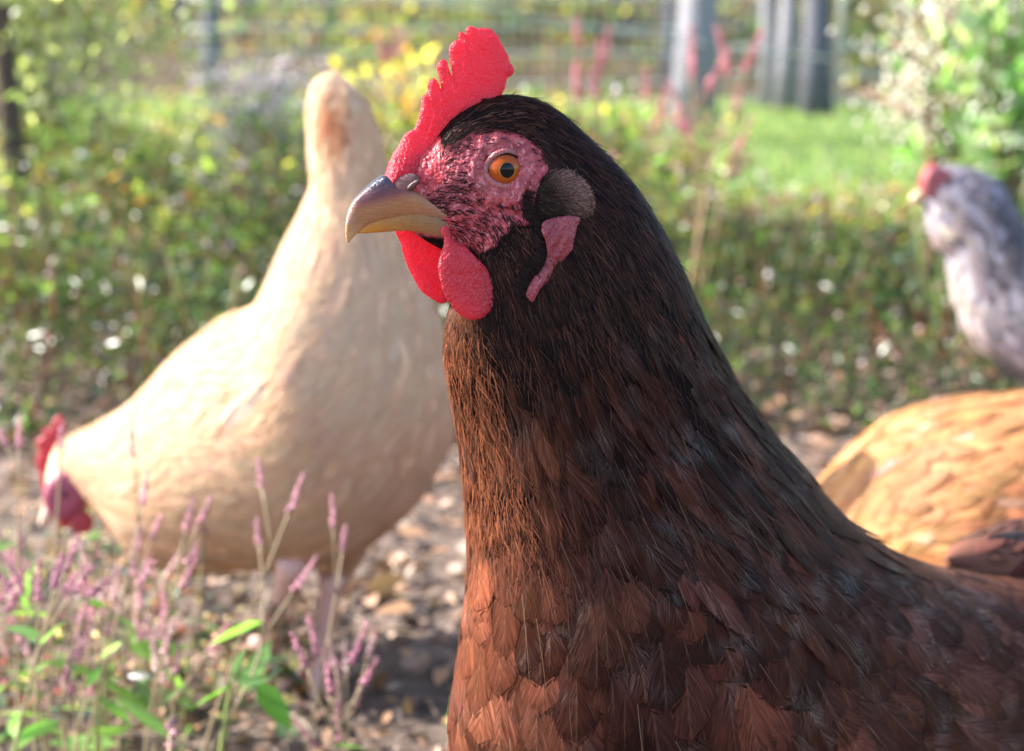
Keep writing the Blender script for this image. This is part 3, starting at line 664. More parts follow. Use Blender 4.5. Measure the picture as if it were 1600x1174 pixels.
# ---- smartweed: jointed stems, lance leaves, pink bead spikes
def spike(a, p0, d, L, r, c):
    n = max(10, int(L / r * 2.2)); q = np.linspace(0, 1, n); ang = q * n * 2.4; S = unit(np.cross(d, [0.3, .9, .1])); U = np.cross(S, d)
    rad = r * (.9 - .45 * q) * (0.55 + .45 * rng.random(n)); P = p0 + d * (q * L)[:, None] + (np.cos(ang)[:, None] * S + np.sin(ang)[:, None] * U) * rad[:, None]
    cc = col_pick([c, tuple(min(1, x * 1.35 + .05) for x in c), tuple(x * .7 for x in c)], n, .15)
    th = np.linspace(0, math.pi, 4)[1:-1]
    for p, k, s in zip(P, cc, rng.uniform(.55, .85, n) * r * (1 - .4 * q)): add_blobs(a, p[None], s, k[None])
def smartweed(pts, label, group, spikes=2, leaves=3, r=.0012, spike_len=.022, sr=.0020, pink=(.66, .34, .42), leafL=(.03, .05), stem=(.36, .27, .16)):
    pts = np.array(pts, float); base = pts[0].copy(); t = thing('smartweed_plant', base, label, 'flower', group)
    C = cr(pts, np.linspace(0, len(pts) - 1, 16)); a = Acc(); tube(a, C, np.linspace(r, r * .55, 16), 6, stem)
    tips = [(C[-1], unit(C[-1] - C[-3]))]
    for k in range(spikes - 1):
        i0 = int(rng.integers(8, 14)); d = unit(unit(C[-1] - C[0]) + rng.normal(size=3) * [.42, .25, .1]); e = C[i0] + d * rng.uniform(.018, .045); tube(a, np.linspace(C[i0], e, 4), r * .5, 5, stem); tips.append((e, d))
    obj('stem', a.mesh('stem'), M['stem'], t)
    for p, d in tips:
        a = Acc(); spike(a, p, d, spike_len * rng.uniform(.7, 1.2), sr, pink); obj('flower_spike', a.mesh('flower_spike'), M['bloom'], t)
    for k in range(leaves):
        i0 = int(rng.integers(1, 11)); d = np.array([rng.normal(), rng.normal(), rng.uniform(-.1, .5)]); L = rng.uniform(*leafL)
        V, T, A = leaf_block(C[i0][None], unit(d)[None], L, L * .32, col_pick([(.12, .26, .05), (.16, .32, .06), (.10, .20, .06)], 1)); obj('leaf', mesh('leaf', V, T, attrs={'tone': A}, smooth=False), M['leaf'], t)
    return t
def stemline(path, Y, lean=0.02):
    """base pixel is pushed down to the ground at depth Y"""
    P = [at(u, v, Y + lean * i) for i, (u, v) in enumerate(path)]
    d = P[0] - P[1]; k = (P[0][2]) / max(-d[2], 1e-3); P0 = P[0] + d * k * .9; P0[0] = P[0][0] + np.clip(P0[0] - P[0][0], -.04, .04); P0[2] = -.003
    return [P0] + P
fg = 'smartweeds in the near left clump'
smartweed(stemline([(372, 1010), (452, 800)], .80), 'smartweed with two bare tan stems crossing the buff hen\'s thigh', fg, 2, 0)
smartweed(stemline([(330, 1174), (400, 1040), (412, 940), (405, 850)], .76), 'long curved smartweed stem with pale spike before the buff hen\'s leg', fg, 2, 4)
smartweed(stemline([(150, 1100), (200, 900), (222, 790)], .78), 'tall smartweed whose spike stands highest over the buff hen\'s breast', fg, 3, 4)
smartweed(stemline([(230, 1150), (268, 930), (290, 830)], .80), 'smartweed with magenta spikes under the buff hen\'s belly', fg, 4, 5)
smartweed(stemline([(480, 1174), (520, 960), (535, 860)], .80), 'smartweed with upright pink spike right of the buff hen\'s feet', fg, 2, 0)
smartweed(stemline([(28, 900), (30, 700)], .85), 'smartweed with tall spike beside the left edge above the comb', fg, 2, 3)
smartweed(stemline([(85, 900), (95, 700)], .84), 'smartweed spike overlapping the buff hen\'s red comb', fg, 1, 2)
smartweed(stemline([(200, 1000), (215, 860)], .83), 'short smartweed left of the tallest spike', fg, 3, 3)
smartweed(stemline([(265, 1174), (268, 1130)], .70), 'stubby deep pink smartweed spike at the bottom edge', fg, 1, 2, sr=.0032, spike_len=.02)
smartweed(stemline([(700, 1174), (712, 1130)], .85), 'smartweed spike touching the red hen\'s breast at the bottom', fg, 1, 2)
smartweed(stemline([(300, 1000), (322, 830)], .9), 'thin red smartweed in the middle of the buff hen\'s side', fg, 2, 2)
for k in range(26):
    u = rng.uniform(-60, 300) if k < 22 else rng.uniform(300, 660); v = rng.uniform(880, 1120) if u < 300 else rng.uniform(1085, 1150); Y = rng.uniform(.72, .95)
    smartweed(stemline([(u - rng.uniform(-30, 30), v + 170), (u, v + 60), (u + rng.uniform(-15, 15), v)], Y, .01), ('small smartweed with pink bead spikes near the left edge' if u < 60 else 'small smartweed with pink bead spikes under the buff hen\'s lowered head' if u < 180 else 'small smartweed with pink bead spikes below the buff hen\'s breast' if u < 300 else 'short smartweed with pink tips on the open litter at the bottom edge'), fg, int(rng.integers(3, 6)), int(rng.integers(1, 4)), leafL=(.015, .035), pink=[(.66, .32, .40), (.72, .46, .46), (.55, .24, .34)][k % 3])
bgp = 'tall pink smartweeds at the lawn edge'
for k, (path, lab) in enumerate([([(1098, 330), (1118, 230), (1165, 110)], 'tall smartweed leaning right with crimson spikes before the thick trunk'),
    ([(1090, 330), (1085, 220), (1082, 120)], 'upright smartweed with crimson spike in front of the thick trunk'),
    ([(1120, 350), (1140, 260), (1150, 190)], 'shorter crimson smartweed right of the thick trunk'),
    ([(905, 260), (905, 160), (902, 70)], 'smartweed with tall pink spike right of the comb'),
    ([(930, 260), (935, 170), (942, 110)], 'red smartweed stem above the crown of the red hen'),
    ([(1010, 330), (1020, 240), (1012, 150)], 'pale pink smartweed left of the thick trunk'),
    ([(600, 240), (600, 160), (596, 90)], 'reddish smartweed between the buff tail and the comb')]):
    smartweed(stemline(path, 2.2 + .1 * k, .03), lab, bgp, 3, 4, r=.003, spike_len=.07, sr=.0062, pink=(.62, .22, .27), leafL=(.04, .07), stem=(.38, .22, .12))
# low leafy ground plants near the camera, lower left
n = 600
U = rng.uniform(-40, 480, n); VV = 860 + 330 * rng.random(n); VV = np.where(U > 330, np.maximum(VV, 1090), VV)
G = on_ground(U, VV); P = G.copy(); P[:, 2] = .004 + rng.random(n) * .05; acc = Acc(); s = rng.uniform(.008, .022, n)
add_leaves(acc, P, rng.normal(size=(n, 3)) * [1, 1, .5] + [0, 0, .3], s, s * .45, col_pick([(.06, .12, .04), (.09, .16, .05), (.05, .09, .06), (.12, .12, .12), (.22, .14, .14), (.30, .24, .20)], n))
q = rng.choice(n, 420); add_blobs(acc, P[q] + [0, 0, .01] + rng.normal(size=(420, 3)) * .004, rng.uniform(.0012, .0026, 420), col_pick(PINKS, 420))
tag(obj('low_ground_cover', acc.mesh('low_ground_cover', False), M['leaf']), 'low green creeping leaves under the near smartweeds', 'ground cover', kind='stuff')
# a few broad bright leaves the photo singles out
def big_leaf_weed(path, Y, leaves, label):
    pts = stemline(path, Y, .0); t = thing('broadleaf_weed', pts[0], label, 'weed'); C = cr(np.array(pts), np.linspace(0, len(pts) - 1, 12)); a = Acc(); tube(a, C, np.linspace(.0022, .001, 12), 6, (.30, .36, .12)); obj('stem', a.mesh('stem'), M['stem'], t)
    for (u0, v0, u1, v1, wd, c) in leaves:
        p = at(u0, v0, Y); e = at(u1, v1, Y - .02); V, T, A = leaf_block(p[None], (e - p)[None], np.linalg.norm(e - p), wd * Y / FPX, np.array([c])); obj('leaf', mesh('leaf', V, T, attrs={'tone': A}), M['leaf'], t)
BR = (.09, .24, .025)
big_leaf_weed([(345, 1174), (362, 1060)], .74, [(400, 1062, 455, 1140, 46, BR), (365, 1070, 292, 1110, 22, BR), (365, 1065, 425, 1060, 22, (.2, .36, .16)), (362, 1060, 385, 1010, 16, (.22, .36, .2))], 'weed with one broad glowing green leaf left of the bottom centre')
big_leaf_weed([(150, 1174), (158, 1040)], .76, [(158, 1040, 135, 1075, 22, BR), (160, 1060, 212, 1095, 24, BR), (155, 1090, 205, 1130, 26, (.15, .33, .05)), (158, 1030, 190, 1000, 20, (.3, .4, .26))], 'leafy green weed among pink spikes in the lower left')
big_leaf_weed([(165, 1100), (172, 950)], .82, [(172, 948, 115, 938, 14, BR), (172, 960, 215, 985, 16, (.14, .3, .05))], 'weed with a single flat green leaf pointing left below the belly')
# ================================================================== HENS
exec_hens = True
PX = 0.485 / FPX      # one photo pixel at the red hen's head, in metres
def poly_in(C, P):
    C = np.array(C, float); x, y = P[..., 0:1], P[..., 1:2]; x0, y0 = C[:, 0], C[:, 1]; x1, y1 = np.roll(x0, -1), np.roll(y0, -1)
    c = ((y0 > y) != (y1 > y)) & (x < (x1 - x0) * (y - y0) / (y1 - y0 + 1e-9) + x0); return c.sum(-1) % 2 == 1
def poly_sd(C, P):
    """signed distance, positive inside"""
    C = np.array(C, float); A = C; B = np.roll(C, -1, 0); sh = P.shape[:-1]; Q = P.reshape(-1, 2); best = np.full(len(Q), 1e9)
    for a, b in zip(A, B):
        d = b - a; t = np.clip(((Q - a) @ d) / (d @ d), 0, 1); best = np.minimum(best, np.hypot(*(Q - a - t[:, None] * d).T))
    return np.where(poly_in(C, Q), best, -best).reshape(sh)
def merge_loops(parts):
    Vs, Fs, o = [], [], 0
    for V, F in parts:
        for f in F: Fs.append(np.asarray(f) + o)
        Vs.append(V); o += len(V)
    return np.concatenate(Vs), Fs
def leg(name, parent, hip, ankle, toes, r, colr, mat, knee=None):
    """shank and foot grown as one chain of tubes: hip = hock, ankle on the ground"""
    a = Acc(); H, K = np.array(hip, float), np.array(ankle, float); K = K.copy(); K[2] = max(K[2], r * 1.2)
    q = np.linspace(0, 1, 9); pts = H + (K - H) * q[:, None]; tube(a, pts, r * np.array([1.35, 1.15, 1, .95, .92, .92, .95, 1.1, 1.25]), 10, colr)
    for (dx, dy, L) in toes:
        d = unit(np.array([dx, dy, 0.0])); q = np.linspace(0, 1, 8)[:, None]; P = K + d * L * q; P[:, 2] = K[2] + .004 * np.sin(q[:, 0] * math.pi) * 1.2 - (K[2] - r * .55) * q[:, 0]
        tube(a, P, r * np.array([1.0, .82, .85, .70, .74, .60, .62, .45]), 8, colr)
        C = P[-1] + d * np.linspace(0, L * .22, 4)[:, None] - np.array([0, 0, 1]) * np.linspace(0, r * .4, 4)[:, None]; tube(a, C, r * np.array([.42, .34, .2, .04]), 6, (.55, .42, .36))
    return obj(name, a.mesh(name), mat, parent)
def leg_mat(name):
    n = NT(name); c = n.attr('tone'); v = n.vor(n.pos(), 330.0); c = n.mix(n.math('MULTIPLY', v, .5), c, n.mix(1.0, c, (.5, .4, .4), 'MULTIPLY'))
    return n.done(n.pbr(c, .38, n.bump(n.math('SUBTRACT', 1.0, v), .0008), .5))
M['leg'] = leg_mat('scaly leg skin')
def horn_mat(name):
    """beak horn: slate on the ridge, rosy brown middle, amber lower part"""
    n = NT(name); p = n.pos(); c = n.attr('tone'); sc_ = n.n('Mapping'); n.s(sc_, 0, p); sc_.inputs['Scale'].default_value = (90, 60, 800)
    nz = n.noise(sc_.outputs[0], 3.0, 4.0); f = n.noise(p, 350.0, 3.0)
    c = n.mix(n.math('MULTIPLY', nz, .45), c, n.mix(1.0, c, (.45, .38, .34), 'MULTIPLY'))
    return n.done(n.pbr(c, n.math('ADD', .18, n.math('MULTIPLY', f, .16)), n.bump(n.math('ADD', nz, f), .0005, .8), .35, Coat_Weight=0.08, Coat_Roughness=0.12))
M['horn'] = horn_mat('beak horn')
def build_body(name, lofts, nts, nth, mat, parent, tone, voxel=None):
    parts = []
    for l, k in zip(lofts, nts): V, F, _, _ = l.grid(np.linspace(0, l.n - 1, k), nth); parts.append((V, F))
    V, F = merge_loops(parts); tr = [f for f in F if f.shape[1] == 3]; qd = [f for f in F if f.shape[1] == 4]
    me = mesh(name, V, [np.concatenate(tr), np.concatenate(qd)])
    o = obj(name, me, mat, parent)
    if voxel:
        md = o.modifiers.new('r', 'REMESH'); md.mode = 'VOXEL'; md.voxel_size = voxel; md.use_smooth_shade = True
        sm = o.modifiers.new('s', 'SMOOTH'); sm.iterations = 4
        bpy.context.view_layer.update(); dg = bpy.context.evaluated_depsgraph_get(); m2 = bpy.data.meshes.new_from_object(o.evaluated_get(dg)); o.modifiers.clear(); o.data = m2; m2.name = name
        if not len(m2.materials): m2.materials.append(mat)
    me = o.data; n = len(me.vertices); co = np.empty(n * 3, np.float32); me.vertices.foreach_get('co', co); co = co.reshape(-1, 3) + np.array(parent.location)
    t_ = tone(co); c = me.color_attributes.new('tone', 'FLOAT_COLOR', 'POINT'); c.data.foreach_set('color', np.concatenate([t_, np.ones((n, 1))], 1).astype(np.float32).ravel())
    for k in ('skin', 'eyedist'): a = me.attributes.new(k, 'FLOAT', 'POINT'); a.data.foreach_set('value', np.zeros(n, np.float32) + (500 if k == 'eyedist' else 0))
    return o
def flat(c): return lambda P: np.tile(np.array(c, float), (len(P), 1))

# ------------------------------------------------------------------ the red hen in front
XE = float(at(783, 263, .5)[0])
def g_red(X):
    d = X - XE; return 0.505 + 0.24 * np.maximum(d, -.12) + .60 * .024 * np.logaddexp(0, (d - .062) / .024)
PR = Plane(g_red); PS = Side(PR)
red_base = np.array([float(PR(1150, 1174, 0)[0]) + .01, float(PR(1150, 1174, 0)[1]) + .01, 0.0])
hen = thing('hen', red_base, 'dark mahogany red hen in sharp profile, filling the middle of the picture', 'chicken')
rings = [((604, 330), (606, 268), 14), ((640, 360), (632, 250), 27), ((668, 378), (672, 222), 39), ((700, 398), (712, 178), 53), ((728, 432), (775, 150), 64),
         ((714, 464), (850, 161), 71), ((701, 496), (925, 222), 76), ((696, 530), (990, 292), 82), ((698, 572), (1042, 382), 92), ((707, 622), (1090, 490), 104),
         ((722, 705), (1148, 606), 124), ((730, 790), (1215, 700), 155), ((733, 890), (1300, 805), 190), ((722, 1010), (1400, 866), 228), ((705, 1180), (1500, 895), 262),
         ((740, 1360), (1585, 900), 275), ((860, 1500), (1655, 885), 270), ((1040, 1540), (1720, 865), 245), ((1240, 1480), (1775, 830), 205), ((1430, 1360), (1820, 790), 150), ((1580, 1210), (1860, 740), 95), ((1700, 1060), (1890, 700), 45)]
LR = Loft(rings, PR)
SKIN = [(596, 262), (620, 220), (660, 205), (684, 212), (690, 236), (716, 224), (742, 209), (770, 205), (800, 208), (826, 218), (845, 240), (858, 262), (856, 276), (842, 296), (834, 322), (826, 348), (800, 352), (784, 368), (772, 386), (752, 394), (728, 386), (705, 384), (690, 372), (650, 368), (600, 345)]
EYE = np.array([784.5, 264.0])
ts = np.concatenate([np.linspace(0, 5.6, 230), np.linspace(5.65, LR.n - 1, 190)])
V, F, uvp, wvp = LR.grid(ts, 240)
uvp, _ = project(PR(uvp[:, 0], uvp[:, 1], -np.abs(wvp))), None
sd = poly_sd(SKIN, uvp) + 3.5 * smooth_noise(V, 600.0, 2, 3); skin = np.clip(sd / 7 + .5, 0, 1)
ed = np.hypot(uvp[:, 0] - EYE[0], (uvp[:, 1] - EYE[1]))
nz = smooth_noise(V, 350.0, 3, 11)[:, None]
sk_col = np.array([.44, .060, .078]) * (1 + .18 * nz) ; ring_w = np.clip(1 - np.abs(ed - 40) / 16, 0, 1)[:, None]; sk_col = sk_col * (1 - ring_w * .5) + np.array([.44, .13, .13]) * ring_w * .5
lore = np.clip(1 - np.hypot((uvp[:, 0] - 712) / 50, (uvp[:, 1] - 300) / 45), 0, 1)[:, None]; sk_col = sk_col * (1 - .45 * lore) + np.array([.20, .06, .08]) * .45 * lore
cz = np.clip((700 - uvp[:, 0]) / 16, 0, 1) * np.clip((300 - uvp[:, 1]) / 14, 0, 1); sk_col = sk_col * (1 - cz[:, None]) + np.array([.55, .035, .05]) * cz[:, None]
back = np.clip((uvp[:, 1] - 600) / 400, 0, 1)[:, None]
fe_col = np.array([.010, .006, .006]) * (1 - back) + np.array([.025, .010, .008]) * back
tone = fe_col * (1 - skin[:, None]) + sk_col * skin[:, None]
# relief: eye socket, brow, cheek folds
N_ = np.zeros_like(V)
cen = V[:-2].reshape(len(ts), 240, 3).mean(1)[:, None]; rad = unit(V[:-2].reshape(len(ts), 240, 3) - cen).reshape(-1, 3); N_[:-2] = rad
dsp = -7 * np.exp(-(ed / 27)**2) + 3.2 * np.exp(-((ed - 43) / 13)**2) + skin * (3.0 * smooth_noise(V, 260.0, 3, 21) + 1.3 * smooth_noise(V, 700.0, 2, 22))
fold = np.exp(-((uvp[:, 1] - (318 + (uvp[:, 0] - 700) * .17)) / 5)**2) * np.clip((uvp[:, 0] - 700) / 30, 0, 1) * np.clip((840 - uvp[:, 0]) / 30, 0, 1)
dsp = dsp - 3.0 * fold
dsp[-2:] = 0
V = V + N_ * (dsp * PX)[:, None]
red_body = obj('body', mesh('body', V, F, attrs={'tone': tone, 'skin': skin, 'eyedist': ed}), M['body'], hen)

# --- eye
def surf(u, v, side=-1):
    """surface point of the head above pixel (u, v) on the near side"""
    T, H = np.meshgrid(np.linspace(0, 8, 240), np.linspace(.05, math.pi - .05, 160), indexing='ij'); uv, wv = LR.seen(T, H)
    k = np.argmin(((uv - np.array([u, v]))**2).sum(-1)); return wv.ravel()[k]
w_eye = surf(*EYE)
def eye_side(sg):
    C = PS(EYE[0], EYE[1], sg * (abs(w_eye) - 21)); e0 = PR(EYE[0], EYE[1], 0); X = unit(PR(EYE[0] + 10, EYE[1], 0) - e0); O = unit(PR(EYE[0], EYE[1], sg * 30) - e0); Z = unit(np.cross(X, O)); Z = Z if Z[2] > 0 else -Z
    Rr = 32 * PX
    def cap(name, a0, a1, lift, mat, sx=1.0, sy=1.0, na=14, nth=48, colf=None, off=(0, 0)):
        A, H = np.meshgrid(np.linspace(a0, a1, na), np.arange(nth) * 2 * math.pi / nth, indexing='ij'); r = Rr + lift * PX
        x = r * np.sin(A) * np.cos(H) * sx + off[0] * PX; z = r * np.sin(A) * np.sin(H) * sy + off[1] * PX; o = np.sqrt(np.maximum(r * r - x * x - z * z, 0))
        V = C + x[..., None] * X + z[..., None] * Z + o[..., None] * O; i = np.arange(na - 1)[:, None] * nth; j = np.arange(nth)[None]; k = (j + 1) % nth
        Q = np.stack([i + j, i + k, i + nth + k, i + nth + j], -1).reshape(-1, 4); cc = colf(A / a1) if colf else np.tile([.5, .5, .5], A.shape + (1,))
        return obj(name, mesh(name, V.reshape(-1, 3), Q, attrs={'tone': cc.reshape(-1, 3)}), mat, hen)
    def irisc(q):
        q = q[..., None]; c = np.array([.42, .10, .010]) * (1 - q) + np.array([.27, .042, .005]) * q; c = np.where(q > .90, np.array([.10, .03, .012]), c); c = np.where(q < .40, np.array([.42, .17, .03]), c); return c
    n = NT('eyeball'); eb = n.done(n.pbr((.42, .30, .30), .2, None, .5))
    cap('eyeball', .001, 1.45, 0, eb)
    n = NT('iris'); st = n.noise(n.pos(), 1800.0, 3.0); ir = n.done(n.pbr(n.mix(n.math('MULTIPLY', st, .5), n.attr('tone'), n.mix(1.0, n.attr('tone'), (.6, .45, .4), 'MULTIPLY')), .2, None, .15, Coat_Weight=0.15, Coat_Roughness=0.03))
    cap('iris', .001, .98, .45, ir, 1.02, .95, colf=irisc, na=24)
    n = NT('pupil'); pu = n.done(n.pbr((.003, .003, .004), .08, None, .22))
    cap('pupil', .001, .375, .75, pu, .98, 1.0)
    # eyelids: padded ring with a dark inner rim
    H = np.arange(72) * 2 * math.pi / 72; K = np.linspace(0, 2 * math.pi, 13)[:-1]; Vs = []
    for h in H:
        ca, sa = math.cos(h), math.sin(h); ox, oz = 31.5 * ca, (27.0 + 1.2 * sa) * sa; ox += 1.6; thick = 5.4 + (1.6 if sa < 0 else .2) * abs(sa)
        for k in K:
            rr = 1 + (thick * math.cos(k)) / 31; o = (math.sqrt(max((31**2) - min(ox**2 + oz**2, 31**2 * .97), 0)) + 5.0 + 4.4 * math.sin(k)) 
            wob_ = .5 * math.sin(h * 23 + k * 2) + .4 * math.sin(h * 41)
            Vs.append(C + (ox * rr + (2.5 if ca > .8 else 0)) * PX * X + (oz * rr) * PX * Z + (o + wob_ * .5) * PX * O)
    i = np.arange(72)[:, None]; j = np.arange(12)[None]; Q = np.stack([i * 12 + j, ((i + 1) % 72) * 12 + j, ((i + 1) % 72) * 12 + (j + 1) % 12, i * 12 + (j + 1) % 12], -1).reshape(-1, 4)
    n = NT('eyelid skin'); v = n.vor(n.pos(), 1100.0); nm = n.bump(n.math('SUBTRACT', 1.0, v), .0005, .8); lid = n.done(n.pbr(n.mix(v, (.38, .13, .12), (.25, .06, .06)), .35, nm, .5))
    obj('eyelid', mesh('eyelid', np.array(Vs), Q), lid, hen)
    a = Acc(); hh = np.linspace(0, 2 * math.pi, 49); pts = [C + (28.5 * math.cos(h) + 1.2) * PX * X + 24.8 * math.sin(h) * PX * Z + (math.sqrt(max(31**2 - (28.5 * math.cos(h))**2 - (24.8 * math.sin(h))**2, 30)) + 3.0) * PX * O for h in hh]
    tube(a, pts, 1.7 * PX, 6, (.015, .01, .01)); obj('eyelid_rim', a.mesh('eyelid_rim'), M['strand'], hen)
eye_side(-1); eye_side(1)

# --- beak
def beak_part(name, rr, tone, nth=56, nt_=70, pw=0.55):
    L = Loft(rr, PR, pw); V, F, uv, wv = L.grid(np.linspace(0, L.n - 1, nt_), nth); return obj(name, mesh(name, V, F, attrs={'tone': tone(uv)}), M['horn'], hen)
def mixc(a, b, f): return np.array(a) * (1 - f[:, None]) + np.array(b) * f[:, None]
def up_tone(uv):
    u, v = uv[:, 0], uv[:, 1]; f = np.clip((v - (278 + (620 - u) * .28)) / 34, 0, 1); c = mixc((.022, .022, .055), (.27, .095, .10), np.clip(f * 1.2, 0, 1))
    c = c * (1 - np.clip((f - .6) * 2, 0, 1)[:, None]) + np.array([.46, .25, .10]) * np.clip((f - .6) * 2, 0, 1)[:, None]
    tip = np.clip((v - 345) / 25, 0, 1) * (u < 566); c = c * (1 - tip[:, None]) + np.array([.62, .42, .20]) * tip[:, None]
    left = np.clip((556 - u) / 12, 0, 1) * (v < 350); c = c * (1 - left[:, None] * .6) + np.array([.50, .36, .34]) * left[:, None] * .6
    bk = np.clip((u - 640) / 60, 0, 1); c = c * [.85, .72, .70]; return c * (1 - bk[:, None] * .7) + np.array([.30, .13, .11]) * bk[:, None] * .7
beak_part('upper_beak', [((545, 380), (541.5, 377), 1.5), ((552, 371), (539.5, 362), 5), ((564, 360), (542, 338), 9), ((579, 352), (552, 314), 14), ((598, 346), (570, 295), 20), ((618, 342), (588, 280), 25), ((644, 343), (604, 275), 31), ((674, 347), (640, 290), 39), ((700, 348), (686, 318), 44), ((718, 344), (712, 334), 44)], up_tone)
def lo_tone(uv):
    f = np.clip((uv[:, 0] - 590) / 90, 0, 1); d = np.clip((uv[:, 1] - 345) / 16, 0, 1); return mixc((.55, .22, .03), (.30, .16, .08), f) * (1 - .25 * (1 - d[:, None]))
beak_part('lower_beak', [((559, 365), (559, 362.5), 3), ((572, 364.5), (568, 352), 9), ((592, 363), (588, 338), 14.5), ((615, 361), (612, 332), 20), ((642, 361), (640, 322), 28.5), ((668, 366), (666, 320), 37), ((686, 370), (688, 328), 42), ((696, 360), (698, 342), 38)], lo_tone)
# nostril: horny flap with a dark slit
V, F, P = puffy([(613, 292), (618, 281), (628, 274), (642, 271), (653, 275), (655, 284), (648, 293), (634, 300), (620, 302)], PS, lambda P: -(21.5 + (P[:, 0] - 613) * .33), 5.0, 13, 1.6)
obj('nostril_flap', mesh('nostril_flap', V, F, attrs={'tone': mixc((.12, .06, .07), (.24, .10, .09), np.clip((np.concatenate([P, P])[:, 1] - 272) / 22, 0, 1))}), M['horn'], hen)
V, F, P = puffy([(636, 293), (644, 285), (653, 281), (655, 285), (648, 293), (640, 298)], PS, lambda P: -(26.2 + (P[:, 0] - 613) * .33), 2.4, 4, 1.2)
n = NT('nostril'); obj('nostril', mesh('nostril', V, F), n.done(n.pbr((.08, .03, .03), .5)), hen)

# --- comb
COMB = [(596, 300), (598, 290), (601, 278), (605, 262), (612, 245), (622, 229), (631, 213), (637, 206.5), (646.5, 201.5), (651, 192), (655, 179.5), (657, 165), (659, 152), (663, 147), (667, 143), (668, 134), (670, 127), (675, 122.5), (681, 124), (686, 133), (688, 138), (687.5, 128), (684, 114), (682, 105), (686, 97), (693, 93), (699, 98), (702, 110), (706, 119), (706, 108), (703, 93), (702, 80), (704, 71), (711, 64), (717, 61), (716, 53), (722, 50), (727, 53), (728, 45), (736, 41), (745, 44), (753, 44), (763, 45), (773, 50), (781, 61), (787, 75), (794, 87), (796, 96), (803, 108), (800, 117), (792, 124), (789, 137), (783, 149), (776, 172), (740, 195), (705, 222), (688, 256), (672, 284), (660, 296), (640, 280), (620, 288), (610, 298)]
slits = [((688, 138), (700, 165)), ((706, 119), (716, 140)), ((717, 61), (737, 92)), ((727, 53), (740, 66)), ((665, 146), (676, 172))]
def comb_groove(P):
    g = np.ones(len(P))
    for a, b in slits:
        a, b = np.array(a, float), np.array(b, float); d = b - a; t = np.clip(((P - a) @ d) / (d @ d), 0, 1); q = np.hypot(*(P - a - t[:, None] * d).T); g *= 1 - .45 * np.exp(-(q / 3.0)**2) * (1 - t * .6)
    return g * (1 + .10 * np.sin(P[:, 0] * .9 + 2 * np.sin(P[:, 1] * .5)) * np.sin(P[:, 1] * .8)) * (1 + 2.3 * np.clip((P[:, 1] - 212) / 55, 0, 1)**1.3)
V, F, P = puffy(COMB, PR, lambda P: 2.0 * np.sin(P[:, 1] / 34) - 4 * np.clip((P[:, 1] - 220) / 60, 0, 1), 8.0, 20, 2.1, comb_groove, frill=.45)
obj('comb', mesh('comb', V, F), M['comb'], hen)
# --- wattles, earlobe
WN = [(694, 352), (702, 358), (706, 372), (716, 381), (729, 387), (745.5, 404), (759, 418), (770, 440), (778.5, 459), (777, 473), (767.5, 487), (751, 498), (732, 499), (715, 489.5), (701.5, 473), (692, 454), (685, 429), (685, 410), (690.5, 390.5), (694, 376), (688, 362)]
def wat_groove(P):
    a, b = np.array([752., 425.]), np.array([768., 468.]); d = b - a; t = np.clip(((P - a) @ d) / (d @ d), 0, 1); q = np.hypot(*(P - a - t[:, None] * d).T); return (1 - .35 * np.exp(-(q / 3)**2)) * (1 + .08 * np.sin(P[:, 0] * .5) * np.sin(P[:, 1] * .45))
V, F, P = puffy(WN, PS, lambda P: -(50 + 9 * np.clip((P[:, 1] - 360) / 50, 0, 1) + 3 * np.sin((P[:, 0] - 685) / 30)), 7.5, 16, 2.2, wat_groove, frill=.35); obj('wattle', mesh('wattle', V, F), M['wattle'], hen)
WF = [(622, 360), (630, 382), (638, 410), (649, 434.5), (663, 459), (677, 470), (690.5, 478.5), (704, 478), (712, 462), (712, 430), (700, 395), (680, 370), (650, 352)]
V, F, P = puffy(WF, PR, lambda P: 22 + 10 * np.clip((P[:, 1] - 360) / 60, 0, 1), 4.5, 14, 2.4, wat_groove, frill=.35); obj('wattle', mesh('wattle', V, F), M['comb'], hen)
LOBE = [(905, 340), (902, 356), (897, 374), (894, 390), (885, 401), (877, 412), (868, 424), (858, 438), (846, 450), (838, 463), (833, 472), (826, 471), (822, 460), (826, 446), (836, 432), (844, 424), (852, 410), (855, 394), (852, 376), (846, 360), (852, 345), (880, 338)]
V, F, P = puffy(LOBE, PS, lambda P: -(85 + 3 * np.sin(P[:, 1] / 14) + 3 * np.sin(P[:, 0] / 7)), 4.5, 16, 2.2, lambda P: 1 + .35 * np.sin(P[:, 0] * .35 + P[:, 1] * .2), frill=.3); obj('earlobe', mesh('earlobe', V, F), M['lobe'], hen)
TUFT = [(850, 277), (864, 268), (886, 270), (906, 283), (919, 302), (923, 322), (914, 337), (899, 347), (876, 352), (852, 352), (834, 344), (827, 318), (834, 296)]
V, F, P = puffy(TUFT, PS, lambda P: -(64 + 8 * np.clip((P[:, 0] - 830) / 40, 0, 1)), 9, 26, 2.6)
n = NT('ear tuft'); obj('ear_tuft', mesh('ear_tuft', V, F), n.done(n.pbr((.035, .022, .022), .8)), hen)
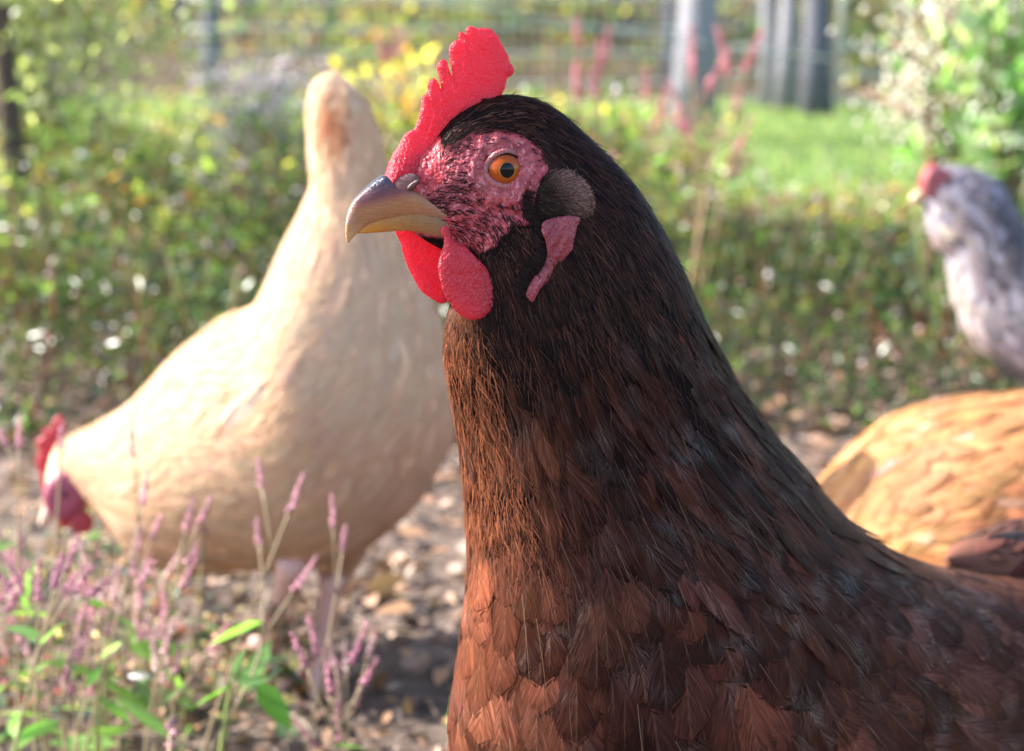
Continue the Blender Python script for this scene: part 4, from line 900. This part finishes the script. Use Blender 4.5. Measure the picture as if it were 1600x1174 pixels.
def fur_on(V, F, half, nst, dirf, L, W, tonef, name, parent, lift=.3):
    F = F[:half]; a, b, c = V[F[:, 0]], V[F[:, 1]], V[F[:, 2]]; N = unit(np.cross(b - a, c - a)); A = np.linalg.norm(np.cross(b - a, c - a), axis=1); k = rng.choice(len(F), nst, p=A / A.sum())
    r1, r2 = rng.random((2, nst)); r1, r2 = np.where(r1 + r2 > 1, 1 - r1, r1), np.where(r1 + r2 > 1, 1 - r2, r2); P = a[k] + (b - a)[k] * r1[:, None] + (c - a)[k] * r2[:, None]; N = N[k]; N *= np.sign(-N[:, 1:2] + 1e-9)
    D = dirf(P) + rng.normal(size=(nst, 3)) * .25; D = unit(D - N * (D * N).sum(-1, keepdims=True)); bl = place(STR, P, D, N, L * rng.uniform(.6, 1.2, nst), W, lift, .1, -.0001, tonef(P)); return blocks_mesh(name, [bl])
tc = PS(850, 318, -70)
me = fur_on(V, F, len(F), 6500, lambda P: unit(P - tc + np.array([.012, 0, -.002])), 14 * PX, 1.3 * PX, lambda P: col_pick([(.028, .015, .013), (.05, .028, .023), (.10, .06, .05)], len(P)) * (.45 + np.clip(((P - tc) @ np.array([.85, 0, .5]) / PX - 12) / 36, 0, 1.5)[:, None] * 2.6), 'ear_tuft_down', hen)
o = obj('ear_tuft_down', me, M['strand'], hen); o['kind'] = 'stuff'

# --- fine head plumage: short glossy strands lying backwards
def sdist(t, h): uv, wv = LR.seen(t, h); return poly_sd(SKIN, uv), uv
t, h = LR.sample(66000, 1.2, 9.2); s, uv = sdist(t, h)
keep = (rng.random(len(t)) < np.clip((9.2 - t) / 2.2, 0, 1)) & (s < 3) & (rng.random(len(t)) < np.where(s < -2, 1.0, .5)); keep &= ~((uv[:, 0] < 684) & (uv[:, 1] < 345)); t, h, s, uv = t[keep], h[keep], s[keep], uv[keep]
P, dt, dh, N = LR.frame(t, h); sg = LR.outward(); N *= sg; m = len(t)
Lh = (11 + 20 * np.clip((uv[:, 0] - 690) / 180, 0, 1) + 10 * np.clip(-s / 60, 0, 1)) * PX * rng.uniform(.7, 1.3, m)
tn = tones(m, (.021, .0085, .0065), .5, .1); br = rng.random(m) < .25; tn[br] = tn[br] * 2.4 + np.array([.012, .003, .001]); tn = tn * (1 + .6 * smooth_noise(P, 160.0, 2, 8))[:, None].clip(.3, 2)
low = np.clip((uv[:, 1] - 380) / 80, 0, 1)[:, None]; tn = tn * (1 - low * .3)
bl = [lay(LR, t, h, STR, unit(dt + dh * rng.normal(size=(m, 1)) * .16), N, Lh, (1.6 + .9 * rng.random(m)) * PX, .10 + .10 * rng.random(m) + .25 * (rng.random(m) < .03), .12, -.0002, tn)]
t2, h2 = LR.sample(3600, 5.4, 7.8, lambda T, H: np.cos(H) > .78); P2, dt2, dh2, N2 = LR.frame(t2, h2); N2 *= sg; m2 = len(t2)
bl.append(lay(LR, t2, h2, STR, unit(dt2 + dh2 * rng.normal(size=(m2, 1)) * .3), N2, rng.uniform(18, 40, m2) * PX, 1.9 * PX, .16, .1, 0, tones(m2, (.10, .035, .018), .5)))
t2, h2 = LR.sample(1900, 7.0, 11.4, lambda T, H: np.cos(H) > .72); P2, dt2, dh2, N2 = LR.frame(t2, h2); N2 *= sg; m2 = len(t2)
bl.append(lay(LR, t2, h2, STR, unit(dt2 + dh2 * rng.normal(size=(m2, 1)) * .28), N2, rng.uniform(20, 48, m2) * PX, 1.5 * PX, .13 + .10 * rng.random(m2), .1, .0006, tones(m2, (.16, .052, .024), .5, .05)))
# sparse dark bristles on the bare skin
t, h = LR.sample(3600, 0.6, 5.6); s, uv = sdist(t, h); e_ = np.hypot(uv[:, 0] - EYE[0], uv[:, 1] - EYE[1])
pr = .25 + .75 * ((uv[:, 1] > 290) & (uv[:, 0] > 670)) + .6 * (np.abs(uv[:, 0] - 700) < 32); keep = (s > 0) & (e_ > 44) & (rng.random(len(t)) < pr) & (uv[:, 0] > 664) & ~((uv[:, 0] < 692) & (uv[:, 1] < 296)); t, h, uv = t[keep], h[keep], uv[keep]
P, dt, dh, N = LR.frame(t, h); N *= sg; m = len(t)
bl.append(lay(LR, t, h, STR, unit(dt + dh * rng.normal(size=(m, 1)) * .3), N, rng.uniform(9, 17, m) * PX, 1.5 * PX, .13, .1, .0002, tones(m, (.02, .01, .012), .3)))
k = 500; e = np.array([(852, 352), (851, 376), (855, 396), (848, 412), (838, 426), (826, 440), (820, 458), (824, 470), (836, 474)], float); q = cr(e, rng.uniform(0, 8, k)) + rng.normal(size=(k, 2)) * 2.5 - [7, 2]; P = PS(q[:, 0] - 7, q[:, 1] - 6, -(80 + 5 * rng.random(k)))
bl.append(place(STR, P, np.tile([.75, 0, -.75], (k, 1)) + rng.normal(size=(k, 3)) * .22, np.tile([0, -1, 0], (k, 1)), rng.uniform(10, 22, k) * PX, 1.7 * PX, .14, .1, 0, tones(k, (.017, .009, .009), .5)))
k = 500; e = np.array([(826, 300), (825, 325), (835, 346), (856, 354), (880, 353), (900, 348)], float); q = cr(e, rng.uniform(0, 5, k)) + rng.normal(size=(k, 2)) * 3; P = PS(q[:, 0] - 6, q[:, 1], -(72 + 5 * rng.random(k)))
bl.append(place(STR, P, np.tile([.9, 0, -.25], (k, 1)) + rng.normal(size=(k, 3)) * .3, np.tile([0, -1, 0], (k, 1)), rng.uniform(10, 20, k) * PX, 1.6 * PX, .16, .1, 0, tones(k, (.018, .009, .010), .5)))
# a few stray tufts at the back of the comb
k = 60; uu = rng.uniform(745, 800, k); P = PR(uu, 156 - (uu - 745) * .02, rng.uniform(-14, 8, k)); bl.append(place(STR, P, np.tile([.85, 0, .42], (k, 1)) + rng.normal(size=(k, 3)) * .2, np.tile([0, -.7, .7], (k, 1)), rng.uniform(10, 24, k) * PX, 1.7 * PX, .1, .1, 0, tones(k, (.02, .012, .012))))
# feather wedge climbing the comb base
k = 700; uu = 688 + 58 * rng.random(k)**1.2; base_v = 262 - (uu - 682) * 1.15; P = PS(uu, base_v + rng.uniform(-6, 26, k), -(34 - np.clip((262 - base_v) / 70, 0, 1) * 22) - 3)
bl.append(place(STR, P, np.tile([.35, 0, 1.0], (k, 1)) + rng.normal(size=(k, 3)) * .25, np.tile([-.2, -1, .1], (k, 1)), rng.uniform(12, 26, k) * PX, 1.8 * PX, .06, .1, 0, tones(k, (.025, .014, .015), .5)))
o = obj('head_plumage', blocks_mesh('head_plumage', bl), M['strand'], hen); o['kind'] = 'stuff'

# --- neck hackles
def red_tone(t, h, P):
    uv, wv = LR.px(t, h); m = len(t)
    black = np.array([.041, .0135, .0085]); mah = np.array([.074, .0270, .0190]); org = np.array([.125, .046, .026]); brn = np.array([.150, .070, .054])
    f_sunlit = np.clip((835 - uv[:, 0]) / 90, 0, 1) * np.clip((uv[:, 1] - 480) / 60, 0, 1)  # orange front strip: sunlight on the breast put into the feather colour
    f_low = np.clip((uv[:, 1] - 620) / 300, 0, 1) ; f_skylit = np.clip((uv[:, 0] - 1180) / 300, 0, 1)  # paler brown towards the back: skylight put into the feather colour
    c = black * (1 - .75 * f_low[:, None]) + mah * (.75 * f_low[:, None]); c = c * (1 - f_skylit[:, None]) + brn * f_skylit[:, None]; c = c * (1 - f_sunlit[:, None]) + org * f_sunlit[:, None]
    r = rng.random(m); c = np.where((r < .22)[:, None], c * .6, c); c = np.where(((r > .70) & (r < .9))[:, None], c * 1.4 + np.array([.018, .005, .002]), c)
    cl = smooth_noise(P * [1, 1, .45], 190.0, 3, 51)[:, None]; c = c * np.clip(1 + .6 * cl, .45, 1.8)
    return tones(m, c, .20, .035)
blocks = []
rm = lambda t: (6.0 + 2.0 * np.clip(t - 6, 0, 8)) * PX
chin = lambda t, h: (t < 7.3) & (np.cos(h) > .55)
b1, _ = coat(LR, 7000, 5.6, 9.2, HACK, lambda t: (48 + 17 * (t - 5.5)) * PX, lambda t: (10 + 3.6 * (t - 5.5)) * PX, red_tone, rm, .05, .03, .13, skip=chin, dens=lambda T, H: 1 / (1 + .25 * np.clip(T - 6, 0, 9))**2); blocks += b1
b2, _ = coat(LR, 6000, 8.8, 12.2, HACK, lambda t: (112 + 20 * (t - 9)) * PX, lambda t: (26 + 7 * (t - 9)) * PX, red_tone, lambda t: (14 + 2.6 * (t - 9)) * PX, .06, .03, .12, skip=lambda t, h: (np.cos(h) > .1 + .55 * (t < 10.4)) & (t > 9.6)); blocks += b2
o = obj('hackle_plumage', blocks_mesh('hackle_plumage', blocks), M['hackle'], hen); o['kind'] = 'stuff'
# wispy loose barbs over the neck
t, h = LR.sample(5500, 5.6, 12.0); k_ = ~chin(t, h); t, h = t[k_], h[k_]; P, dt, dh, N = LR.frame(t, h); N *= sg; m = len(t); uv, _ = LR.px(t, h)
tn = red_tone(t, h, P) * 1.15 + .004
bl = lay(LR, t, h, STR, unit(dt + dh * rng.normal(size=(m, 1)) * .22), N, (24 + 6.5 * (t - 5.4)) * PX * rng.uniform(.5, 1.3, m), 1.15 * PX, .05 + .05 * rng.random(m), .06, .0006, tn)
o = obj('neck_down', blocks_mesh('neck_down', [bl]), M['strand'], hen); o['kind'] = 'stuff'

# --- body feathers: the large visible ones are single feathers, the rest one mass
def near(T, H): return np.where(np.sin(H) > -.3, 1.0, .35)
bodyL = lambda t: (160 + 11 * (t - 11)) * PX * (1 + .10 * np.clip(t - 12, 0, 6)); bodyW = lambda t: (68 + 7 * (t - 11)) * PX * (1 + .04 * np.clip(t - 12, 0, 6))
t, h = LR.sample(6500, 9.5, 20.6, near, rmin=lambda t: (18 + 2.2 * (t - 11)) * PX * (1 + .05 * np.clip(t - 12, 0, 6)))
P, dt, dh, N = LR.frame(t, h); N *= sg; m = len(t); uv, wv = LR.px(t, h)
down = np.array([.12, 0, -1.0]); lowf = np.clip((uv[:, 1] - 700) / 200, 0, 1) * np.clip((1250 - uv[:, 0]) / 300, 0, 1)
k_ = (t > 11.0) | (np.cos(h) > .05); t, h, P, dt, dh, N, m, uv, wv = t[k_], h[k_], P[k_], dt[k_], dh[k_], N[k_], int(k_.sum()), uv[k_], wv[k_]; lowf = lowf[k_]
F_ = unit(dt * (1 - .55 * lowf[:, None]) + down * lowf[:, None] * .75 + dh * rng.normal(size=(m, 1)) * .09)
Lb, Wb = bodyL(t) * rng.uniform(.85, 1.15, m), bodyW(t) * rng.uniform(.85, 1.15, m); Lb *= np.where(uv[:, 0] < 860, .72, 1); Wb *= np.where(uv[:, 0] < 860, .78, 1)
tn = red_tone(t, h, P); lift_ = .034 + .03 * rng.random(m)
d = ray(800, 587); vis = (wv < 0) & (uv[:, 0] < 1640) & (uv[:, 0] > 690) & (uv[:, 1] < 1230)
order = np.where(vis)[0]; order = order[np.argsort(-(Lb * Wb)[order])][:300]; single = np.zeros(m, bool); single[order] = True
rest = ~single; bl = []
which = rng.integers(0, 4, m)
for k in range(4):
    q = rest & (which == k)
    if q.any(): bl.append(lay(LR, t[q], h[q], BROAD[k], F_[q], N[q], Lb[q], Wb[q], lift_[q], .02, -.0004, tn[q]))
o = obj('body_plumage', blocks_mesh('body_plumage', bl), M['feather_red'], hen); o['kind'] = 'stuff'
hl = Vector(hen.location)
for i_ in order:
    q = np.array([i_]); X, T_, A_, U_ = lay(LR, t[q], h[q], BROAD[which[i_]], F_[q], N[q], Lb[q], Wb[q], lift_[q], .02, -.0004, tn[q]); c0 = X[:5].mean(0)
    me = mesh('feather', X - c0, T_, attrs={'tone': A_}, uv=U_); me.materials.append(M['feather_red']); o = bpy.data.objects.new('feather', me); col.objects.link(o); o.parent = hen; o.location = Vector(c0) - hl
# pale stray shafts and hairs on the lower neck
t, h = LR.sample(150, 10, 16, lambda T, H: np.where(np.sin(H) > 0, 1, .1)); P, dt, dh, N = LR.frame(t, h); N *= sg; m = len(t)
bl = lay(LR, t, h, STR, unit(dt + np.array([.1, 0, -.3]) + dh * rng.normal(size=(m, 1)) * .15), N, rng.uniform(60, 150, m) * PX, 0.9 * PX, .05, .03, .003, tones(m, (.16, .09, .06), .3))
o = obj('loose_shafts', blocks_mesh('loose_shafts', [bl]), M['strand'], hen); o['kind'] = 'stuff'
# --- tail fan rising behind the saddle
def tail(parent, plane, root, tips, wpx, mat, tone, name='tail_feather', depth=0):
    for i, (u, v, w_) in enumerate(tips):
        a = plane(root[0], root[1], w_ * .3); b = plane(u, v, w_); L = np.linalg.norm(b - a); X, T, A, U = place(BROAD[i % 4], a[None], (b - a)[None], unit(np.array([[.2, -1, .5 * (1 if w_ <= 0 else -1)]])), L, wpx * a[1] / FPX, .02, .08, 0, np.array([tone]) * rng.uniform(.8, 1.25))
        obj(name, mesh(name, X, T, attrs={'tone': A}, uv=U), mat, parent)
tail(hen, PR, (1560, 960), [(1960, 470, -60), (1990, 520, -80), (2010, 580, -95), (1930, 450, 0), (1900, 440, 40), (1960, 480, 60), (2010, 640, -100), (1990, 560, 80)], 120, M['feather_red'], (.10, .04, .03))
# saddle cushion: the brown flecked hump at the right edge
cush = Loft([((1500, 905), (1478, 872), 10), ((1525, 930), (1512, 848), 45), ((1570, 960), (1560, 829), 75), ((1640, 980), (1625, 812), 95), ((1720, 960), (1700, 790), 90), ((1790, 900), (1770, 770), 60), ((1830, 850), (1820, 790), 15)], Plane(lambda X: g_red(X) + .02))
V, F, _, _ = cush.grid(np.linspace(0, cush.n - 1, 50), 60); obj('saddle', mesh('saddle', V, F, attrs={'tone': np.tile([.16, .07, .05], (len(V), 1)), 'skin': np.zeros(len(V)), 'eyedist': np.full(len(V), 500.)}), M['body'], hen)
b, _ = coat(cush, 1500, .3, 6, HACK, lambda t: 84 * PX + 0 * t, lambda t: 24 * PX + 0 * t, lambda t, h, P: tones(len(t), np.where((rng.random(len(t)) < .2)[:, None], [.02, .014, .018], [.17, .075, .055]), .3), lambda t: 8 * PX + 0 * t, .09, .02, .2)
obj('saddle_plumage', blocks_mesh('saddle_plumage', b), M['feather_red'], hen)['kind'] = 'stuff'
bb = LR(np.array([15.2, 16.2]), np.array([.35, -.35]))
for k in range(2):
    p = bb[k]; leg('leg', hen, [p[0], p[1], p[2] + .02], [p[0] + .012, p[1], 0], [(-1, 0, .045), (-.8, -.6, .038), (-.8, .6, .038), (.9, .2, .02)], .0065, (.48, .30, .12), M['leg'])
print('red base', hen.location, 'belly', bb)

# ------------------------------------------------------------------ generic pecking / standing hens behind
def soft_hen(hen, plane, lofts, bodytone, tonef, mat, px, voxel, n, L, W, rmin, kinds=SOFT, th=(0, 6.283), nts=60, t0=1.0, lift=.07, down=0):
    build_body('body', lofts, [nts] + [20] * (len(lofts) - 1), 60, M['body'], hen, bodytone, voxel)
    bl = []
    for i, l in enumerate(lofts):
        b, _ = coat(l, n if i == 0 else n // 10, t0 if i == 0 else .2, l.n - 1.05, kinds, L, W, tonef, rmin, lift, .05, .16); bl += b
        t, h = l.sample(down if i == 0 else down // 10, t0 if i == 0 else .2, l.n - 1.05)
        if down:
            P, dt, dh, N = l.frame(t, h); N *= l.outward(); m = len(t); bl.append(lay(l, t, h, STR, unit(dt + dh * rng.normal(size=(m, 1)) * .3), N, 20 * px * rng.uniform(.5, 1.3, m), 2.0 * px, .28, .1, 0, tonef(t, h, P)))
    o = obj('plumage', blocks_mesh('plumage', bl), mat, hen); o['kind'] = 'stuff'

# --- buff hen
PB = Plane(lambda X: 1.0 + 0 * X); pb = 1.0 / FPX
b_loc = at(460, 1030, 1.0) * [1, 1, 0]
buff = thing('hen', b_loc, 'pale cream buff hen pecking with its head down and tail raised', 'chicken')
LB = Loft([((96, 806), (70, 782), 16), ((132, 800), (74, 730), 33), ((160, 792), (92, 690), 50), ((190, 826), (140, 668), 80), ((226, 868), (205, 628), 118), ((290, 888), (276, 552), 160), ((390, 880), (345, 500), 200), ((490, 876), (396, 478), 220),
           ((585, 840), (424, 428), 222), ((662, 770), (446, 376), 192), ((712, 665), (470, 330), 150), ((700, 545), (486, 292), 108), ((660, 430), (484, 258), 80), ((622, 340), (482, 222), 62), ((604, 268), (480, 185), 52), ((594, 215), (481, 155), 46), ((578, 168), (488, 132), 38), ((552, 134), (502, 119), 26), ((535, 121), (515, 115), 10)], PB)
th1 = Loft([((420, 800), (520, 790), 45), ((425, 850), (505, 845), 38), ((434, 885), (478, 882), 24), ((446, 905), (468, 903), 14)], Plane(lambda X: .95 + 0 * X))
th2 = Loft([((500, 800), (600, 790), 50), ((502, 860), (575, 850), 42), ((505, 905), (550, 900), 28), ((510, 935), (535, 930), 14)], Plane(lambda X: 1.03 + 0 * X))
def buff_tone(t, h, P):
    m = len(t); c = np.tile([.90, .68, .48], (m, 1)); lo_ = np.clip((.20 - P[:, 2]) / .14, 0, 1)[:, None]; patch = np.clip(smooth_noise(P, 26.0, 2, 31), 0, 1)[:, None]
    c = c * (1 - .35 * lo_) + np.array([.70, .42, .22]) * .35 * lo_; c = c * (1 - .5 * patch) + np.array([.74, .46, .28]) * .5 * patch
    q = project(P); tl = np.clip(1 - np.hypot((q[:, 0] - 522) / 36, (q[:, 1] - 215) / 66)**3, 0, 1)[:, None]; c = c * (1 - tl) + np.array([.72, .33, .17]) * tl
    return tones(m, c, .06, .03)
WB = Loft([((352, 752), (326, 690), 5), ((405, 772), (356, 640), 14), ((482, 757), (415, 590), 17), ((565, 715), (490, 552), 16), ((640, 670), (575, 525), 14), ((700, 625), (650, 525), 9), ((735, 590), (715, 555), 2)], Plane(lambda X: .914 + .25 * np.maximum(X + .15, 0) + 4.5 * np.maximum(X + .15, 0)**2))
V, F, _, _ = WB.grid(np.linspace(0, WB.n - 1, 40), 40); wing = obj('wing', mesh('wing', V, F, attrs={'tone': np.tile([.88, .68, .50], (len(V), 1)), 'skin': np.zeros(len(V)), 'eyedist': np.full(len(V), 500.)}), M['body'], buff)
b_, _ = coat(WB, 1500, .15, 4.9, SOFT, lambda t: (80 + 8 * t) * pb, lambda t: 36 * pb + 0 * t, lambda t, h, P: tones(len(t), (.90, .70, .52), .07, .04), lambda t: 13 * pb + 0 * t, .03, .04, .08)
obj('wing_plumage', blocks_mesh('wing_plumage', b_), M['feather_buff'], wing)['kind'] = 'stuff'
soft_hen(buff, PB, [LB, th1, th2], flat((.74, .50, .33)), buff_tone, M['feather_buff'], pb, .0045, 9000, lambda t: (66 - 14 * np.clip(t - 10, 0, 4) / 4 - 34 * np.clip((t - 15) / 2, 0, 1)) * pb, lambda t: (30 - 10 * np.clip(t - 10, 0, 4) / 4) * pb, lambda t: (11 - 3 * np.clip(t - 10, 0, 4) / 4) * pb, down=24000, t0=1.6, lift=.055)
LEGC = (.80, .50, .44)
leg('leg', buff, at(455, 872, .935), at(417, 1012, .99) * [1, 1, 0], [(-1, .05, .048), (-.75, -.65, .042), (-.5, .8, .036), (.9, -.1, .02)], .0078, LEGC, M['leg'])
leg('leg', buff, at(520, 900, .975), at(492, 1040, .965) * [1, 1, 0], [(-1, -.15, .05), (-.6, -.8, .045), (.15, -1, .04), (.8, .3, .02)], .0078, LEGC, M['leg'])
V, F, P = puffy([(84, 655), (94, 648), (100, 660), (102, 680), (92, 705), (86, 730), (84, 760), (76, 772), (66, 765), (62, 745), (56, 722), (60, 705), (56, 688), (66, 682), (66, 668), (76, 670)], PB, 0, 5, 12, 3.0); obj('comb', mesh('comb', V, F), M['red_plain'], buff)
n = NT('buff face'); fm = n.done(n.pbr(n.mix(n.noise(n.pos(), 200.0), (.36, .07, .12), (.22, .04, .08)), .5))
V, F, P = puffy([(92, 735), (112, 722), (138, 728), (150, 745), (148, 770), (132, 790), (108, 800), (88, 786), (80, 760)], PB, -44, 12, 18, 3.0); obj('face', mesh('face', V, F), fm, buff)
V, F, P = puffy([(126, 792), (138, 784), (150, 786), (158, 800), (156, 814), (140, 820), (124, 812)], PB, -46, 6, 9, 2.4); obj('wattle', mesh('wattle', V, F), M['red_plain'], buff)
V, F, P = puffy([(98, 790), (110, 784), (120, 800), (112, 818), (100, 810)], PB, -28, 6, 9, 2.4); obj('wattle', mesh('wattle', V, F), M['red_plain'], buff)
V, F, P = puffy([(78, 772), (96, 778), (96, 796), (84, 812), (68, 822), (64, 808), (70, 790)], PB, -8, 12, 10, 2.4); obj('beak', mesh('beak', V, F, attrs={'tone': np.tile([.70, .52, .42], (len(V), 1))}), M['horn'], buff)
a = Acc(); add_blobs(a, PB(118, 756, -58)[None], 5 * pb, np.array([[.03, .01, .01]])); obj('eye', a.mesh('eye'), M['strand'], buff)

# --- orange hen behind on the right
PO = Plane(lambda X: .95 + .05 * X); po = .97 / FPX
o_loc = at(1520, 900, .97) * [1, 1, 0]
org = thing('hen', o_loc, 'golden orange hen, only its rounded back showing over the red hen', 'chicken')
LO = Loft([((1118, 1150), (1100, 1128), 14), ((1150, 1160), (1120, 1080), 32), ((1190, 1150), (1130, 1030), 46), ((1225, 1120), (1165, 960), 66), ((1260, 1080), (1215, 870), 96), ((1310, 1090), (1275, 776), 140), ((1390, 1120), (1345, 700), 190), ((1480, 1130), (1420, 652), 225), ((1580, 1120), (1500, 630), 235), ((1690, 1080), (1600, 621), 215),
            ((1790, 1010), (1710, 618), 170), ((1860, 900), (1800, 600), 115), ((1910, 780), (1860, 560), 60), ((1940, 660), (1910, 540), 16)], PO)
def org_tone(t, h, P):
    m = len(t); c = np.tile([.74, .38, .15], (m, 1)); patch = np.clip(smooth_noise(P, 40.0, 3, 41) + .2, 0, 1)[:, None]; c = c * (1 - .6 * patch) + np.array([.34, .12, .045]) * .6 * patch; r = rng.random(m) < .05; c[r] = [.70, .44, .28]; return tones(m, c, .18, .06)
soft_hen(org, PO, [LO], flat((.42, .18, .07)), org_tone, M['feather_gold'], po, .005, 9000, lambda t: 70 * po + 0 * t, lambda t: 27 * po + 0 * t, lambda t: 12 * po + 0 * t, lift=.08, down=5000)
V, F, P = puffy([(1096, 1120), (1106, 1060), (1126, 1030), (1112, 1024), (1090, 1046), (1078, 1084), (1082, 1116)], PO, 0, 5, 10, 3.5); obj('comb', mesh('comb', V, F), M['red_plain'], org)
V, F, P = puffy([(1108, 1130), (1124, 1140), (1118, 1160), (1100, 1172), (1092, 1160)], PO, 0, 10, 9, 3); obj('beak', mesh('beak', V, F, attrs={'tone': np.tile([.6, .42, .25], (len(V), 1))}), M['horn'], org)
leg('leg', org, at(1500, 1110, .93), at(1490, 1200, .93) * [1, 1, 0], [(-1, 0, .045), (-.7, -.7, .04), (-.7, .7, .04), (1, 0, .02)], .008, (.6, .45, .2), M['leg'])
leg('leg', org, at(1560, 1110, 1.03), at(1550, 1200, 1.03) * [1, 1, 0], [(-1, 0, .045), (-.7, -.7, .04), (-.7, .7, .04), (1, 0, .02)], .008, (.6, .45, .2), M['leg'])

# --- lavender grey hen at the right edge
PG = Plane(lambda X: 1.35 + 0 * X); pg = 1.35 / FPX
g_loc = at(1760, 900, 1.35) * [1, 1, 0]
gry = thing('hen', g_loc, 'lavender grey hen with a white throat and red face at the right edge', 'chicken')
LG = Loft([((1438, 322), (1434, 300), 10), ((1450, 338), (1440, 268), 26), ((1450, 362), (1474, 259), 40), ((1462, 388), (1516, 262), 50), ((1480, 402), (1562, 284), 58), ((1482, 430), (1590, 330), 66), ((1496, 480), (1622, 385), 84), ((1520, 532), (1680, 440), 108), ((1590, 592), (1760, 480), 148), ((1690, 650), (1860, 505), 168),
            ((1800, 700), (1960, 505), 168), ((1930, 690), (2050, 470), 130), ((2030, 620), (2110, 400), 72), ((2090, 500), (2140, 330), 20)], PG)
def gry_tone(t, h, P):
    uv, _ = LG.px(t, h); m = len(t); c = np.tile([.27, .25, .30], (m, 1)); dk = np.clip(1 - np.hypot((uv[:, 0] - 1540) / 75, (uv[:, 1] - 350) / 85), 0, 1)[:, None]; c = c * (1 - .75 * dk); wf = np.clip((1506 - uv[:, 0] + (uv[:, 1] - 400) * .25) / 32, 0, 1)[:, None] * (uv[:, 1] > 312)[:, None]
    c = c * (1 - wf) + np.array([.74, .66, .64]) * wf; r = (rng.random(m) < .10) & (uv[:, 1] > 420); c[r] = [.66, .66, .76]; return tones(m, c, .16, .04)
soft_hen(gry, PG, [LG], flat((.25, .23, .27)), gry_tone, M['feather_grey'], pg, .006, 3600, lambda t: (18 + 3.4 * t) * pg, lambda t: (9 + 1.6 * t) * pg, lambda t: (3.4 + .9 * t) * pg, kinds=BROAD, lift=.09, t0=.8)
n = NT('grey hen face'); fm2 = n.done(n.pbr(n.mix(n.noise(n.pos(), 160.0), (.40, .09, .10), (.20, .06, .07)), .55))
V, F, P = puffy([(1436, 300), (1434, 285), (1440, 268), (1450, 258), (1462, 260), (1478, 268), (1484, 282), (1472, 298), (1460, 308), (1446, 308)], PG, -27, 5, 10, 2.4); obj('face', mesh('face', V, F), fm2, gry)
V, F, P = puffy([(1432, 290), (1436, 272), (1446, 257), (1458, 256), (1462, 266), (1450, 290), (1440, 300)], PG, -8, 9, 9, 2.4); obj('comb', mesh('comb', V, F), M['red_plain'], gry)
V, F, P = puffy([(1440, 296), (1442, 312), (1432, 318), (1421, 316), (1418, 308), (1428, 298)], PG, -10, 8, 8, 2); obj('beak', mesh('beak', V, F, attrs={'tone': np.tile([.62, .45, .28], (len(V), 1))}), M['horn'], gry)
a = Acc(); add_blobs(a, PG(1470, 284, -44)[None], 5 * pg, np.array([[.02, .01, .01]])); obj('eye', a.mesh('eye'), M['strand'], gry)
for dy in (-.04, .05):
    leg('leg', gry, at(1790, 690, 1.35 + dy), at(1780, 800, 1.35 + dy) * [1, 1, 0], [(-1, 0, .045), (-.7, -.7, .04), (-.7, .7, .04), (1, 0, .02)], .007, (.25, .27, .28), M['leg'])
print('objects', len(bpy.data.objects), 'verts', sum(len(o.data.polygons) for o in bpy.data.objects if o.type == 'MESH'))
